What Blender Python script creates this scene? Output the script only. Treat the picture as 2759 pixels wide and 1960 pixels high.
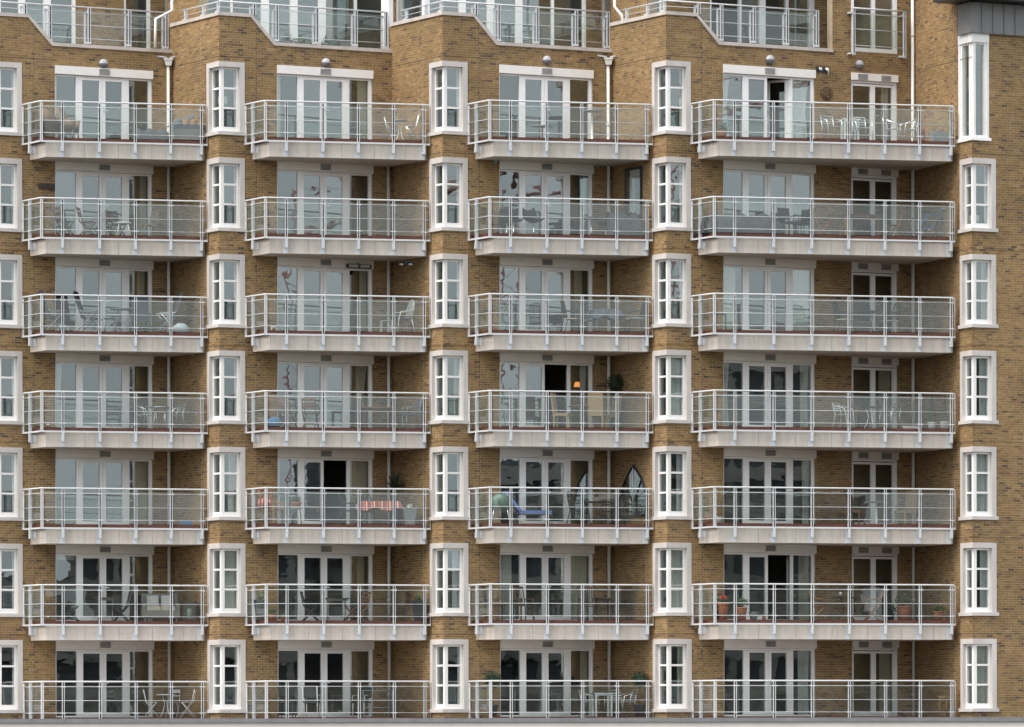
import bpy, math, random
import numpy as np
from mathutils import Vector, Matrix

random.seed(7)
rng = np.random.default_rng(7)
scene = bpy.context.scene
for o in list(bpy.data.objects):
    bpy.data.objects.remove(o)

# ------------------------------------------------------------------ camera
FPX, DIST, EYE = 15750.0, 176.7, 8.0
PW, PH, HORY = 2759.0, 1960.0, 2000.0
cam_d = bpy.data.cameras.new('camera')
cam = bpy.data.objects.new('camera', cam_d)
scene.collection.objects.link(cam)
cam.location = (0, -DIST, EYE)
cam.rotation_mode = 'XYZ'
cam.matrix_world = Matrix.Translation((0, -DIST, EYE)) @ Matrix.Rotation(math.radians(90), 4, 'X') @ Matrix.Rotation(-0.0016, 4, 'Z')
cam_d.sensor_width = 36.0
cam_d.lens = FPX / PW * 36.0
cam_d.shift_y = (HORY - 1.3 - PH / 2) / PW
cam_d.clip_start = 1.0
cam_d.clip_end = 6000.0
scene.camera = cam

# ------------------------------------------------------------------ world
world = bpy.data.worlds.new('World')
scene.world = world
world.use_nodes = True
wn, wl = world.node_tree.nodes, world.node_tree.links
wn.clear()
SUN_EL, SUN_AZ = 55.0, 232.0          # azimuth of the sun: clockwise from +Y
sky = wn.new('ShaderNodeTexSky')
sky.sky_type = 'NISHITA'
sky.sun_disc = False
sky.sun_elevation = math.radians(SUN_EL)
sky.sun_rotation = math.radians(SUN_AZ)
sky.air_density = 1.2
sky.dust_density = 6.0
sky.ozone_density = 1.0
hs = wn.new('ShaderNodeHueSaturation')
hs.inputs['Saturation'].default_value = 0.58
bg = wn.new('ShaderNodeBackground')
bg.inputs['Strength'].default_value = 0.15
wo = wn.new('ShaderNodeOutputWorld')
wl.new(sky.outputs[0], hs.inputs['Color'])
cloud = wn.new('ShaderNodeMix')        # even overcast layer over the clear-sky model
cloud.data_type = 'RGBA'
cloud.inputs[0].default_value = 0.62
cloud.inputs[7].default_value = (6.0, 6.3, 6.55, 1)
wl.new(hs.outputs[0], cloud.inputs[6])
wl.new(cloud.outputs[2], bg.inputs['Color'])
wl.new(bg.outputs[0], wo.inputs['Surface'])

sun_d = bpy.data.lights.new('sun', 'SUN')
sun_d.energy = 1.5
sun_d.angle = math.radians(35)
sun_d.color = (1.0, 0.93, 0.82)
sun = bpy.data.objects.new('sun', sun_d)
scene.collection.objects.link(sun)
az, el = math.radians(SUN_AZ), math.radians(SUN_EL)
to_sun = Vector((math.sin(az) * math.cos(el), math.cos(az) * math.cos(el), math.sin(el)))
sun.rotation_euler = to_sun.to_track_quat('Z', 'Y').to_euler()
sun.location = (-60, -60, 90)

vs = scene.view_settings
vs.view_transform = 'Standard'
vs.look = 'None'
vs.gamma = 1.0
vs.exposure = 0.86
vs.use_curve_mapping = False
scene.cycles.max_bounces = 6
scene.cycles.caustics_reflective = False
scene.cycles.caustics_refractive = False
scene.cycles.diffuse_bounces = 3
scene.cycles.glossy_bounces = 2
scene.cycles.transmission_bounces = 2
scene.cycles.transparent_max_bounces = 16

# ------------------------------------------------------------------ materials
MATS = {}

def new_mat(name):
    m = bpy.data.materials.new(name)
    m.use_nodes = True
    m.node_tree.nodes.clear()
    MATS[name] = m
    return m, m.node_tree.nodes, m.node_tree.links

def paint(name, col, rough=0.5, metal=0.0, var=0.12, scale=3.0, stretch=(1, 1, 1), spec=0.5, bump=0.0, bscale=60.0):
    """plain surface with noise driven tone variation in world space"""
    m, n, l = new_mat(name)
    out = n.new('ShaderNodeOutputMaterial')
    b = n.new('ShaderNodeBsdfPrincipled')
    geo = n.new('ShaderNodeNewGeometry')
    mp = n.new('ShaderNodeMapping')
    mp.inputs['Scale'].default_value = stretch
    nz = n.new('ShaderNodeTexNoise')
    nz.inputs['Scale'].default_value = scale
    nz.inputs['Detail'].default_value = 5
    nz.inputs['Roughness'].default_value = 0.65
    rp = n.new('ShaderNodeMapRange')
    rp.inputs['From Min'].default_value = 0.3
    rp.inputs['From Max'].default_value = 0.7
    rp.inputs['To Min'].default_value = 1 - var
    rp.inputs['To Max'].default_value = 1 + var
    mul = n.new('ShaderNodeVectorMath')
    mul.operation = 'SCALE'
    mul.inputs[0].default_value = col[:3]
    l.new(geo.outputs['Position'], mp.inputs[0])
    l.new(mp.outputs[0], nz.inputs['Vector'])
    l.new(nz.outputs['Fac'], rp.inputs['Value'])
    l.new(rp.outputs[0], mul.inputs['Scale'])
    l.new(mul.outputs[0], b.inputs['Base Color'])
    b.inputs['Roughness'].default_value = rough
    b.inputs['Metallic'].default_value = metal
    b.inputs['Specular IOR Level'].default_value = spec
    if bump > 0:
        nb = n.new('ShaderNodeTexNoise')
        nb.inputs['Scale'].default_value = bscale
        nb.inputs['Detail'].default_value = 3
        bp = n.new('ShaderNodeBump')
        bp.inputs['Strength'].default_value = bump
        bp.inputs['Distance'].default_value = 0.01
        l.new(geo.outputs['Position'], nb.inputs['Vector'])
        l.new(nb.outputs['Fac'], bp.inputs['Height'])
        l.new(bp.outputs[0], b.inputs['Normal'])
    l.new(b.outputs[0], out.inputs['Surface'])
    return m

def brick_mat(name, single):
    m, n, l = new_mat(name)
    out = n.new('ShaderNodeOutputMaterial')
    b = n.new('ShaderNodeBsdfPrincipled')
    geo = n.new('ShaderNodeNewGeometry')
    if single:
        src = n.new('ShaderNodeObjectInfo')
        tone = src.outputs['Random']
    else:
        src = n.new('ShaderNodeAttribute')
        src.attribute_name = 'tone'
        tone = src.outputs['Fac']
    cr = n.new('ShaderNodeValToRGB')
    cr.color_ramp.interpolation = 'LINEAR'
    els = cr.color_ramp.elements
    els[0].position = 0.0
    els[0].color = (0.090, 0.062, 0.041, 1)
    els[1].position = 1.0
    els[1].color = (0.305, 0.207, 0.105, 1)
    for p, c in ((0.035, (0.125, 0.082, 0.049)), (0.10, (0.178, 0.114, 0.057)), (0.30, (0.219, 0.140, 0.063)),
                 (0.60, (0.245, 0.159, 0.069)), (0.85, (0.272, 0.177, 0.079)), (0.93, (0.220, 0.121, 0.063))):
        e = els.new(p)
        e.color = (*c, 1)
    l.new(tone, cr.inputs['Fac'])
    # face grain of the single brick
    n1 = n.new('ShaderNodeTexNoise')
    n1.inputs['Scale'].default_value = 14.0
    n1.inputs['Detail'].default_value = 6
    r1 = n.new('ShaderNodeMapRange')
    r1.inputs['From Min'].default_value = 0.25
    r1.inputs['From Max'].default_value = 0.75
    r1.inputs['To Min'].default_value = 0.74
    r1.inputs['To Max'].default_value = 1.26
    l.new(geo.outputs['Position'], n1.inputs['Vector'])
    l.new(n1.outputs['Fac'], r1.inputs['Value'])
    # broad weathering
    n2 = n.new('ShaderNodeTexNoise')
    n2.inputs['Scale'].default_value = 0.55
    n2.inputs['Detail'].default_value = 5
    n2.inputs['Roughness'].default_value = 0.6
    r2 = n.new('ShaderNodeMapRange')
    r2.inputs['From Min'].default_value = 0.3
    r2.inputs['From Max'].default_value = 0.7
    r2.inputs['To Min'].default_value = 0.80
    r2.inputs['To Max'].default_value = 1.16
    l.new(geo.outputs['Position'], n2.inputs['Vector'])
    l.new(n2.outputs['Fac'], r2.inputs['Value'])
    mm = n.new('ShaderNodeMath')
    mm.operation = 'MULTIPLY'
    l.new(r1.outputs[0], mm.inputs[0])
    l.new(r2.outputs[0], mm.inputs[1])
    r2.inputs['To Min'].default_value = 0.84
    r2.inputs['To Max'].default_value = 1.34
    sc = n.new('ShaderNodeVectorMath')
    sc.operation = 'SCALE'
    l.new(cr.outputs['Color'], sc.inputs[0])
    l.new(mm.outputs[0], sc.inputs['Scale'])
    # lime bloom in a few patches
    n3 = n.new('ShaderNodeTexNoise')
    n3.inputs['Scale'].default_value = 0.9
    n3.inputs['Detail'].default_value = 7
    n3.inputs['Roughness'].default_value = 0.7
    r3 = n.new('ShaderNodeMapRange')
    r3.inputs['From Min'].default_value = 0.60
    r3.inputs['From Max'].default_value = 0.80
    r3.inputs['To Min'].default_value = 0.0
    r3.inputs['To Max'].default_value = 0.45
    mp3 = n.new('ShaderNodeMapping')
    mp3.inputs['Scale'].default_value = (1.6, 1.6, 0.7)
    mp3.inputs['Location'].default_value = (3.1, 7.7, 1.3)
    l.new(geo.outputs['Position'], mp3.inputs[0])
    l.new(mp3.outputs[0], n3.inputs['Vector'])
    l.new(n3.outputs['Fac'], r3.inputs['Value'])
    mx = n.new('ShaderNodeMix')
    mx.data_type = 'RGBA'
    l.new(r3.outputs[0], mx.inputs[0])
    l.new(sc.outputs[0], mx.inputs[6])
    mx.inputs[7].default_value = (0.42, 0.36, 0.29, 1)
    l.new(mx.outputs[2], b.inputs['Base Color'])
    b.inputs['Roughness'].default_value = 0.9
    b.inputs['Specular IOR Level'].default_value = 0.25
    nb = n.new('ShaderNodeTexNoise')
    nb.inputs['Scale'].default_value = 70
    bp = n.new('ShaderNodeBump')
    bp.inputs['Strength'].default_value = 0.35
    bp.inputs['Distance'].default_value = 0.002
    l.new(geo.outputs['Position'], nb.inputs['Vector'])
    l.new(nb.outputs['Fac'], bp.inputs['Height'])
    l.new(bp.outputs[0], b.inputs['Normal'])
    l.new(b.outputs[0], out.inputs['Surface'])
    return m

def glass_mat(name, tint, gain, wave=0.0, wscale=1.2, dirt=0.0):
    """thin sheet: mirror part by Fresnel, the rest passes straight through"""
    m, n, l = new_mat(name)
    out = n.new('ShaderNodeOutputMaterial')
    fr = n.new('ShaderNodeFresnel')
    gb = n.new('ShaderNodeNewGeometry')
    io = n.new('ShaderNodeMapRange')          # same reflectance from both sides of the sheet
    io.inputs['To Min'].default_value = 1.52
    io.inputs['To Max'].default_value = 1 / 1.52
    l.new(gb.outputs['Backfacing'], io.inputs['Value'])
    l.new(io.outputs[0], fr.inputs['IOR'])
    ml = n.new('ShaderNodeMath')
    ml.operation = 'MULTIPLY'
    ml.use_clamp = True
    ml.inputs[1].default_value = gain
    if wave > 0:
        oj = n.new('ShaderNodeObjectInfo')
        rv = n.new('ShaderNodeMapRange')
        rv.inputs['To Min'].default_value = gain * 0.86
        rv.inputs['To Max'].default_value = gain * 1.14
        l.new(oj.outputs['Random'], rv.inputs['Value'])
        l.new(rv.outputs[0], ml.inputs[1])
    tr = n.new('ShaderNodeBsdfTransparent')
    tr.inputs['Color'].default_value = (*tint, 1)
    gl = n.new('ShaderNodeBsdfAnisotropic') if False else n.new('ShaderNodeBsdfGlossy')
    gl.inputs['Roughness'].default_value = 0.0
    gl.inputs['Color'].default_value = (0.90, 0.97, 0.99, 1)
    mx = n.new('ShaderNodeMixShader')
    l.new(fr.outputs[0], ml.inputs[0])
    mi = n.new('ShaderNodeMath')
    mi.operation = 'MINIMUM'
    mi.inputs[1].default_value = 0.053 * gain
    ma = n.new('ShaderNodeMath')
    ma.operation = 'MAXIMUM'
    l.new(ml.outputs[0], mi.inputs[0])
    l.new(mi.outputs[0], ma.inputs[0])
    l.new(fr.outputs[0], ma.inputs[1])
    l.new(ma.outputs[0], mx.inputs[0])
    l.new(tr.outputs[0], mx.inputs[1])
    l.new(gl.outputs[0], mx.inputs[2])
    last = mx
    if wave > 0:
        geo = n.new('ShaderNodeNewGeometry')
        oi = n.new('ShaderNodeObjectInfo')
        add = n.new('ShaderNodeVectorMath')
        add.operation = 'MULTIPLY_ADD'
        add.inputs[1].default_value = (40, 60, 25)
        cmb = n.new('ShaderNodeCombineXYZ')
        for i in range(3):
            l.new(oi.outputs['Random'], cmb.inputs[i])
        l.new(cmb.outputs[0], add.inputs[0])
        l.new(geo.outputs['Position'], add.inputs[2])
        mp = n.new('ShaderNodeMapping')
        mp.inputs['Scale'].default_value = (1, 1, 1.6)
        nz = n.new('ShaderNodeTexNoise')
        nz.inputs['Scale'].default_value = wscale
        nz.inputs['Detail'].default_value = 2.0
        bp = n.new('ShaderNodeBump')
        bp.inputs['Strength'].default_value = 1.0
        bp.inputs['Distance'].default_value = wave
        l.new(add.outputs[0], mp.inputs[0])
        l.new(mp.outputs[0], nz.inputs['Vector'])
        l.new(nz.outputs['Fac'], bp.inputs['Height'])
        l.new(bp.outputs[0], gl.inputs['Normal'])
    if dirt > 0:
        geo2 = n.new('ShaderNodeNewGeometry')
        nd = n.new('ShaderNodeTexNoise')
        nd.inputs['Scale'].default_value = 2.2
        nd.inputs['Detail'].default_value = 6
        rd = n.new('ShaderNodeMapRange')
        rd.inputs['From Min'].default_value = 0.35
        rd.inputs['From Max'].default_value = 0.75
        rd.inputs['To Min'].default_value = dirt * 0.4
        rd.inputs['To Max'].default_value = dirt * 1.6
        df = n.new('ShaderNodeBsdfDiffuse')
        df.inputs['Color'].default_value = (0.62, 0.60, 0.54, 1)
        m2 = n.new('ShaderNodeMixShader')
        l.new(geo2.outputs['Position'], nd.inputs['Vector'])
        l.new(nd.outputs['Fac'], rd.inputs['Value'])
        l.new(rd.outputs[0], m2.inputs[0])
        l.new(mx.outputs[0], m2.inputs[1])
        l.new(df.outputs[0], m2.inputs[2])
        last = m2
    l.new(last.outputs[0], out.inputs['Surface'])
    return m

brick_mat('brick', False)
brick_mat('brick_single', True)
paint('mortar', (0.39, 0.32, 0.235), 0.95, var=0.2, scale=2.0)
paint('joint', (0.075, 0.055, 0.04), 0.9)
paint('surround', (0.55, 0.52, 0.505), 0.7, var=0.11, scale=1.6, stretch=(1, 1, 0.4))
paint('upvc', (0.90, 0.90, 0.91), 0.35, var=0.03)  # kept bright so the shaded door frames still read white
paint('upvc_exposed_dim', (0.79, 0.785, 0.785), 0.4, var=0.05, scale=1.5)  # same frame white, darkened in the colour to offset open daylight
paint('header', (0.82, 0.80, 0.78), 0.5, var=0.04)
paint('vent', (0.50, 0.50, 0.49), 0.5)
paint('dark', (0.02, 0.02, 0.022), 0.6)
paint('steel_paint', (0.56, 0.58, 0.605), 0.38, var=0.05, spec=0.6)
paint('plate', (0.56, 0.59, 0.63), 0.5, var=0.06)
paint('fascia', (0.545, 0.50, 0.455), 0.75, var=0.13, scale=2.4, stretch=(2.2, 2.2, 0.35))
paint('concrete', (0.60, 0.57, 0.53), 0.85, var=0.12)
paint('deck', (0.13, 0.048, 0.032), 0.7, var=0.25, scale=6, stretch=(1, 1, 3))
paint('coping', (0.52, 0.47, 0.44), 0.75, var=0.15, scale=2.2)
paint('zinc', (0.19, 0.19, 0.195), 0.45, metal=0.0, var=0.12)
paint('zinc_dark', (0.035, 0.035, 0.04), 0.5)
paint('flashing', (0.17, 0.175, 0.195), 0.5, var=0.2, scale=1.5)
paint('render', (0.62, 0.58, 0.55), 0.85, var=0.08, scale=0.8, stretch=(1, 1, 0.4))
paint('pipe', (0.70, 0.68, 0.65), 0.45, var=0.06)
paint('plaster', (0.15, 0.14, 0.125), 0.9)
paint('jamb_white', (0.80, 0.79, 0.75), 0.7)
paint('carpet', (0.16, 0.13, 0.11), 0.95)
paint('curtain_cream', (0.62, 0.57, 0.47), 0.9, var=0.06)
paint('curtain_white', (0.80, 0.80, 0.78), 0.9, var=0.04)
paint('blind', (0.72, 0.70, 0.64), 0.8, var=0.04)
paint('lamp_grey', (0.16, 0.16, 0.18), 0.4)
paint('lamp_white', (0.45, 0.46, 0.50), 0.35)
paint('wicker_brown', (0.19, 0.125, 0.085), 0.8, var=0.3, scale=40)
paint('wicker_tan', (0.32, 0.225, 0.12), 0.8, var=0.28, scale=40)
paint('wicker_grey', (0.22, 0.21, 0.20), 0.8, var=0.25, scale=40)
paint('wood_dark', (0.075, 0.04, 0.026), 0.6, var=0.3, scale=12)
paint('wood_red', (0.11, 0.045, 0.028), 0.6, var=0.25, scale=12)
paint('wood_tan', (0.28, 0.14, 0.062), 0.6, var=0.25, scale=12)
paint('alu', (0.72, 0.73, 0.75), 0.28, metal=0.9, var=0.03)
paint('white_metal', (0.78, 0.79, 0.80), 0.4, var=0.03)
paint('grey_metal', (0.22, 0.23, 0.25), 0.45, var=0.05)
paint('black_metal', (0.025, 0.026, 0.03), 0.45, var=0.1)
paint('cloth_grey', (0.055, 0.058, 0.066), 0.95, var=0.12, scale=5)
paint('cloth_slate', (0.105, 0.125, 0.155), 0.95, var=0.12, scale=5)
paint('cloth_black', (0.022, 0.024, 0.03), 0.9)
paint('cloth_cream', (0.52, 0.47, 0.42), 0.95, var=0.08)
paint('cloth_white', (0.54, 0.53, 0.52), 0.95, var=0.06)
paint('cloth_blue', (0.13, 0.20, 0.55), 0.9, var=0.1)
paint('cloth_teal', (0.05, 0.16, 0.34), 0.9, var=0.1)
paint('cloth_orange', (0.30, 0.16, 0.085), 0.9)
paint('cover_green', (0.10, 0.17, 0.14), 0.6, var=0.4, scale=6)
paint('plastic_bag', (0.50, 0.56, 0.62), 0.35, var=0.12, scale=6)
paint('terracotta', (0.40, 0.145, 0.075), 0.8, var=0.15, scale=6)
paint('pot_black', (0.02, 0.022, 0.028), 0.5)
paint('pot_grey', (0.24, 0.25, 0.27), 0.6)
paint('pot_pale', (0.60, 0.62, 0.62), 0.5)
paint('soil', (0.05, 0.035, 0.025), 1.0)
paint('leaf_mid', (0.055, 0.115, 0.035), 0.6, var=0.4, scale=9)
paint('leaf_dark', (0.022, 0.045, 0.02), 0.6, var=0.4, scale=9)
paint('leaf_pale', (0.17, 0.24, 0.09), 0.6, var=0.35, scale=9)
paint('leaf_blue', (0.10, 0.15, 0.13), 0.6, var=0.3, scale=9)
paint('petal_red', (0.75, 0.035, 0.03), 0.6)
paint('petal_white', (0.80, 0.80, 0.78), 0.6)
paint('petal_mauve', (0.42, 0.34, 0.50), 0.6)
paint('wood_trunk', (0.10, 0.07, 0.05), 0.9)
paint('rubber', (0.02, 0.02, 0.02), 0.8)
paint('bike_blue', (0.06, 0.18, 0.45), 0.35)
paint('bottle', (0.05, 0.08, 0.05), 0.2)
paint('label_white', (0.8, 0.8, 0.78), 0.6)
paint('facade_far', (0.24, 0.23, 0.22), 0.9, var=0.3, scale=0.15)
paint('facade_far_dark', (0.07, 0.075, 0.085), 0.7, var=0.3, scale=0.2)
paint('facade_far_glass', (0.04, 0.05, 0.06), 0.15, var=0.3, scale=0.3)
paint('crane_red', (0.36, 0.20, 0.19), 0.6)
glass_mat('pane', (0.88, 0.91, 0.90), 3.05, wave=0.0006, wscale=1.1)
glass_mat('rail_glass', (0.92, 0.95, 0.935), 1.05, wave=0.0010, wscale=0.8, dirt=0.018)
glass_mat('table_glass', (0.75, 0.85, 0.83), 1.2)

def striped(name, cols, scale):
    m, n, l = new_mat(name)
    out = n.new('ShaderNodeOutputMaterial')
    b = n.new('ShaderNodeBsdfPrincipled')
    tc = n.new('ShaderNodeTexCoord')
    sx = n.new('ShaderNodeSeparateXYZ')
    mu = n.new('ShaderNodeMath')
    mu.operation = 'MULTIPLY'
    mu.inputs[1].default_value = scale
    fc = n.new('ShaderNodeMath')
    fc.operation = 'FRACT'
    cr = n.new('ShaderNodeValToRGB')
    cr.color_ramp.interpolation = 'CONSTANT'
    els = cr.color_ramp.elements
    els[0].position = 0
    els[0].color = (*cols[0], 1)
    els[1].position = 1 / len(cols)
    els[1].color = (*cols[1], 1)
    for i in range(2, len(cols)):
        e = els.new(i / len(cols))
        e.color = (*cols[i], 1)
    l.new(tc.outputs['Object'], sx.inputs[0])
    l.new(sx.outputs['X'], mu.inputs[0])
    l.new(mu.outputs[0], fc.inputs[0])
    l.new(fc.outputs[0], cr.inputs[0])
    l.new(cr.outputs[0], b.inputs['Base Color'])
    b.inputs['Roughness'].default_value = 0.9
    l.new(b.outputs[0], out.inputs['Surface'])

striped('cloth_striped', ((0.55, 0.05, 0.05), (0.70, 0.62, 0.50), (0.50, 0.07, 0.06), (0.16, 0.16, 0.22), (0.52, 0.06, 0.06), (0.60, 0.30, 0.16)), 4.2)
striped('cloth_pattern', ((0.50, 0.05, 0.05), (0.62, 0.10, 0.09), (0.70, 0.55, 0.50), (0.52, 0.05, 0.05)), 9.0)

def emit(name, col, s):
    m, n, l = new_mat(name)
    out = n.new('ShaderNodeOutputMaterial')
    e = n.new('ShaderNodeEmission')
    e.inputs['Color'].default_value = (*col, 1)
    e.inputs['Strength'].default_value = s
    l.new(e.outputs[0], out.inputs['Surface'])
emit('lamp_lit', (1.0, 0.36, 0.09), 0.75)

def water_mat():
    m, n, l = new_mat('water')
    out = n.new('ShaderNodeOutputMaterial')
    b = n.new('ShaderNodeBsdfPrincipled')
    b.inputs['Base Color'].default_value = (0.10, 0.095, 0.075, 1)
    b.inputs['Roughness'].default_value = 0.25
    geo = n.new('ShaderNodeNewGeometry')
    nz = n.new('ShaderNodeTexNoise')
    nz.inputs['Scale'].default_value = 0.8
    nz.inputs['Detail'].default_value = 6
    bp = n.new('ShaderNodeBump')
    bp.inputs['Distance'].default_value = 0.25
    l.new(geo.outputs['Position'], nz.inputs['Vector'])
    l.new(nz.outputs['Fac'], bp.inputs['Height'])
    l.new(bp.outputs[0], b.inputs['Normal'])
    l.new(b.outputs[0], out.inputs['Surface'])
water_mat()

# ------------------------------------------------------------------ mesh helpers
class MB:
    def __init__(s):
        s.v, s.f, s.sm, s.mi, s.cur = [], [], [], [], 0
    def _add(s, vs_, fs, smooth=False):
        b = len(s.v)
        s.v.extend([tuple(p) for p in vs_])
        for f in fs:
            s.f.append(tuple(i + b for i in f))
            s.sm.append(smooth)
            s.mi.append(s.cur)
        return s
    def hexa(s, p):                     # 8 points: bottom 4, top 4
        return s._add(p, [(3, 2, 1, 0), (4, 5, 6, 7), (0, 1, 5, 4), (1, 2, 6, 5), (2, 3, 7, 6), (3, 0, 4, 7)])
    def box(s, c, d, rot=None):
        x, y, z = d[0] / 2, d[1] / 2, d[2] / 2
        p = [Vector(q) for q in ((-x, -y, -z), (x, -y, -z), (x, y, -z), (-x, y, -z), (-x, -y, z), (x, -y, z), (x, y, z), (-x, y, z))]
        if rot is not None:
            p = [rot @ q for q in p]
        c = Vector(c)
        return s.hexa([q + c for q in p])
    def bb(s, x0, x1, y0, y1, z0, z1):
        return s.box(((x0 + x1) / 2, (y0 + y1) / 2, (z0 + z1) / 2), (x1 - x0, y1 - y0, z1 - z0))
    def taper(s, c, d0, d1, h):         # box with different bottom and top size
        x0, y0, x1, y1 = d0[0] / 2, d0[1] / 2, d1[0] / 2, d1[1] / 2
        a, b, z = c
        return s.hexa([(a - x0, b - y0, z), (a + x0, b - y0, z), (a + x0, b + y0, z), (a - x0, b + y0, z),
                       (a - x1, b - y1, z + h), (a + x1, b - y1, z + h), (a + x1, b + y1, z + h), (a - x1, b + y1, z + h)])
    def fr(s, F, u0, u1, n0, n1, z0, z1):
        return s.hexa([F(u0, n1, z0), F(u1, n1, z0), F(u1, n0, z0), F(u0, n0, z0),
                       F(u0, n1, z1), F(u1, n1, z1), F(u1, n0, z1), F(u0, n0, z1)])
    def frpoly(s, F, poly, n0, n1):     # polygon in (u, z), extruded along n
        k = len(poly)
        p = [F(u, n1, z) for u, z in poly] + [F(u, n0, z) for u, z in poly]
        fs = [tuple(range(k)), tuple(range(2 * k - 1, k - 1, -1))]
        for i in range(k):
            j = (i + 1) % k
            fs.append((i, i + k, j + k, j))
        return s._add(p, fs)
    def prism(s, poly, z0, z1):
        k = len(poly)
        p = [(x, y, z0) for x, y in poly] + [(x, y, z1) for x, y in poly]
        fs = [tuple(range(k - 1, -1, -1)), tuple(range(k, 2 * k))]
        for i in range(k):
            j = (i + 1) % k
            fs.append((i, j, j + k, i + k))
        return s._add(p, fs)
    def tube(s, pts, r, seg=6, caps=True, closed=False):
        pts = [Vector(p) for p in pts]
        k = len(pts)
        rs = r if isinstance(r, (list, tuple)) else [r] * k
        ring = []
        up = None
        for i in range(k):
            if closed:
                t = (pts[(i + 1) % k] - pts[i - 1])
            else:
                t = pts[min(i + 1, k - 1)] - pts[max(i - 1, 0)]
            t.normalize()
            if up is None:
                up = Vector((0, 0, 1)) if abs(t.z) < 0.9 else Vector((1, 0, 0))
            a = t.cross(up)
            if a.length < 1e-5:
                a = t.cross(Vector((0, 1, 0)))
            a.normalize()
            b = a.cross(t).normalized()
            up = b
            ring.append([pts[i] + (a * math.cos(q) + b * math.sin(q)) * rs[i] for q in [2 * math.pi * j / seg for j in range(seg)]])
        vs_ = [p for rg in ring for p in rg]
        fs = []
        for i in range(k if closed else k - 1):
            i2 = (i + 1) % k
            for j in range(seg):
                j2 = (j + 1) % seg
                fs.append((i * seg + j, i * seg + j2, i2 * seg + j2, i2 * seg + j))
        s._add(vs_, fs, True)
        if caps and not closed:
            b0 = len(s.v) - len(vs_)
            s.f.append(tuple(b0 + j for j in range(seg - 1, -1, -1)))
            s.f.append(tuple(b0 + (k - 1) * seg + j for j in range(seg)))
            s.sm += [False, False]
            s.mi += [s.cur] * 2
        return s
    def lathe(s, prof, seg=14, c=(0, 0, 0), squash=1.0):
        vs_, fs = [], []
        for r, z in prof:
            for j in range(seg):
                q = 2 * math.pi * j / seg
                vs_.append((c[0] + r * math.cos(q), c[1] + r * math.sin(q) * squash, c[2] + z))
        k = len(prof)
        for i in range(k - 1):
            for j in range(seg):
                j2 = (j + 1) % seg
                fs.append((i * seg + j, i * seg + j2, (i + 1) * seg + j2, (i + 1) * seg + j))
        s._add(vs_, fs, True)
        b0 = len(s.v) - len(vs_)
        s.f.append(tuple(b0 + j for j in range(seg - 1, -1, -1)))
        s.f.append(tuple(b0 + (k - 1) * seg + j for j in range(seg)))
        s.sm += [False, False]
        s.mi += [s.cur] * 2
        return s
    def ball(s, c, r, seg=12, rings=7, sq=(1, 1, 1), jit=0.0):
        vs_, fs = [], []
        for i in range(rings + 1):
            t = math.pi * i / rings
            for j in range(seg):
                q = 2 * math.pi * j / seg
                k = 1 + random.uniform(-jit, jit)
                vs_.append((c[0] + r * sq[0] * k * math.sin(t) * math.cos(q), c[1] + r * sq[1] * k * math.sin(t) * math.sin(q), c[2] + r * sq[2] * k * math.cos(t)))
        for i in range(rings):
            for j in range(seg):
                j2 = (j + 1) % seg
                fs.append((i * seg + j, (i + 1) * seg + j, (i + 1) * seg + j2, i * seg + j2))
        return s._add(vs_, fs, True)
    def leaves(s, c, rad, n, size, shell=0.35, up=0.3):
        for _ in range(n):
            d = Vector((random.gauss(0, 1), random.gauss(0, 1), random.gauss(0, 1))).normalized()
            rr = random.uniform(shell, 1.0) ** 0.6
            p = Vector((c[0] + d.x * rad[0] * rr, c[1] + d.y * rad[1] * rr, c[2] + d.z * rad[2] * rr))
            a = Vector((random.gauss(0, 1), random.gauss(0, 1), random.gauss(0, 1))).normalized()
            nrm = (d + a * 0.9 + Vector((0, 0, up))).normalized()
            t = nrm.cross(Vector((random.gauss(0, 1), random.gauss(0, 1), random.gauss(0, 1)))).normalized()
            b = nrm.cross(t)
            L = size * random.uniform(0.7, 1.3)
            W = L * 0.55
            s._add([p - t * L / 2, p + b * W / 2 + nrm * L * 0.08, p + t * L / 2, p - b * W / 2 + nrm * L * 0.08], [(0, 1, 2, 3)])
        return s
    def blades(s, c, n, L, w, el=(20, 85), droop=0.35):
        for i in range(n):
            q = 2 * math.pi * (i * 0.381966) + random.uniform(-.2, .2)
            e = math.radians(random.uniform(*el))
            l_ = L * random.uniform(0.75, 1.1)
            p = Vector(c)
            d = Vector((math.cos(q) * math.cos(e), math.sin(q) * math.cos(e), math.sin(e)))
            sd = Vector((-math.sin(q), math.cos(q), 0))
            prev = None
            for k in range(5):
                t = k / 4
                pt = p + d * l_ * t + Vector((0, 0, -droop * l_ * t * t * math.cos(e)))
                ww = w * (0.6 + 0.6 * math.sin(math.pi * min(t * 1.2, 1))) * (1 - t ** 3)
                cur = (pt - sd * ww / 2, pt + sd * ww / 2)
                if prev:
                    s._add([prev[0], prev[1], cur[1], cur[0]], [(0, 1, 2, 3)])
                prev = cur
        return s
    def mesh(s, name, *mats):
        me = bpy.data.meshes.new(name)
        me.from_pydata([tuple(p) for p in s.v], [], s.f)
        me.polygons.foreach_set('use_smooth', s.sm)
        me.polygons.foreach_set('material_index', s.mi)
        for m in mats:
            me.materials.append(MATS[m])
        me.update()
        return me

COL = scene.collection.objects
def link(name, data, parent=None, loc=(0, 0, 0), rz=0.0):
    o = bpy.data.objects.new(name, data)
    COL.link(o)
    o.location = loc
    if rz:
        o.rotation_euler = (0, 0, rz)
    if parent:
        o.parent = parent
    return o

def tag(o, label, cat, group=None):
    o['label'] = label
    o['category'] = cat
    if group:
        o['group'] = group
    return o

def struct(o):
    o['kind'] = 'structure'
    return o
def stuff(o):
    o['kind'] = 'stuff'
    return o

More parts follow.
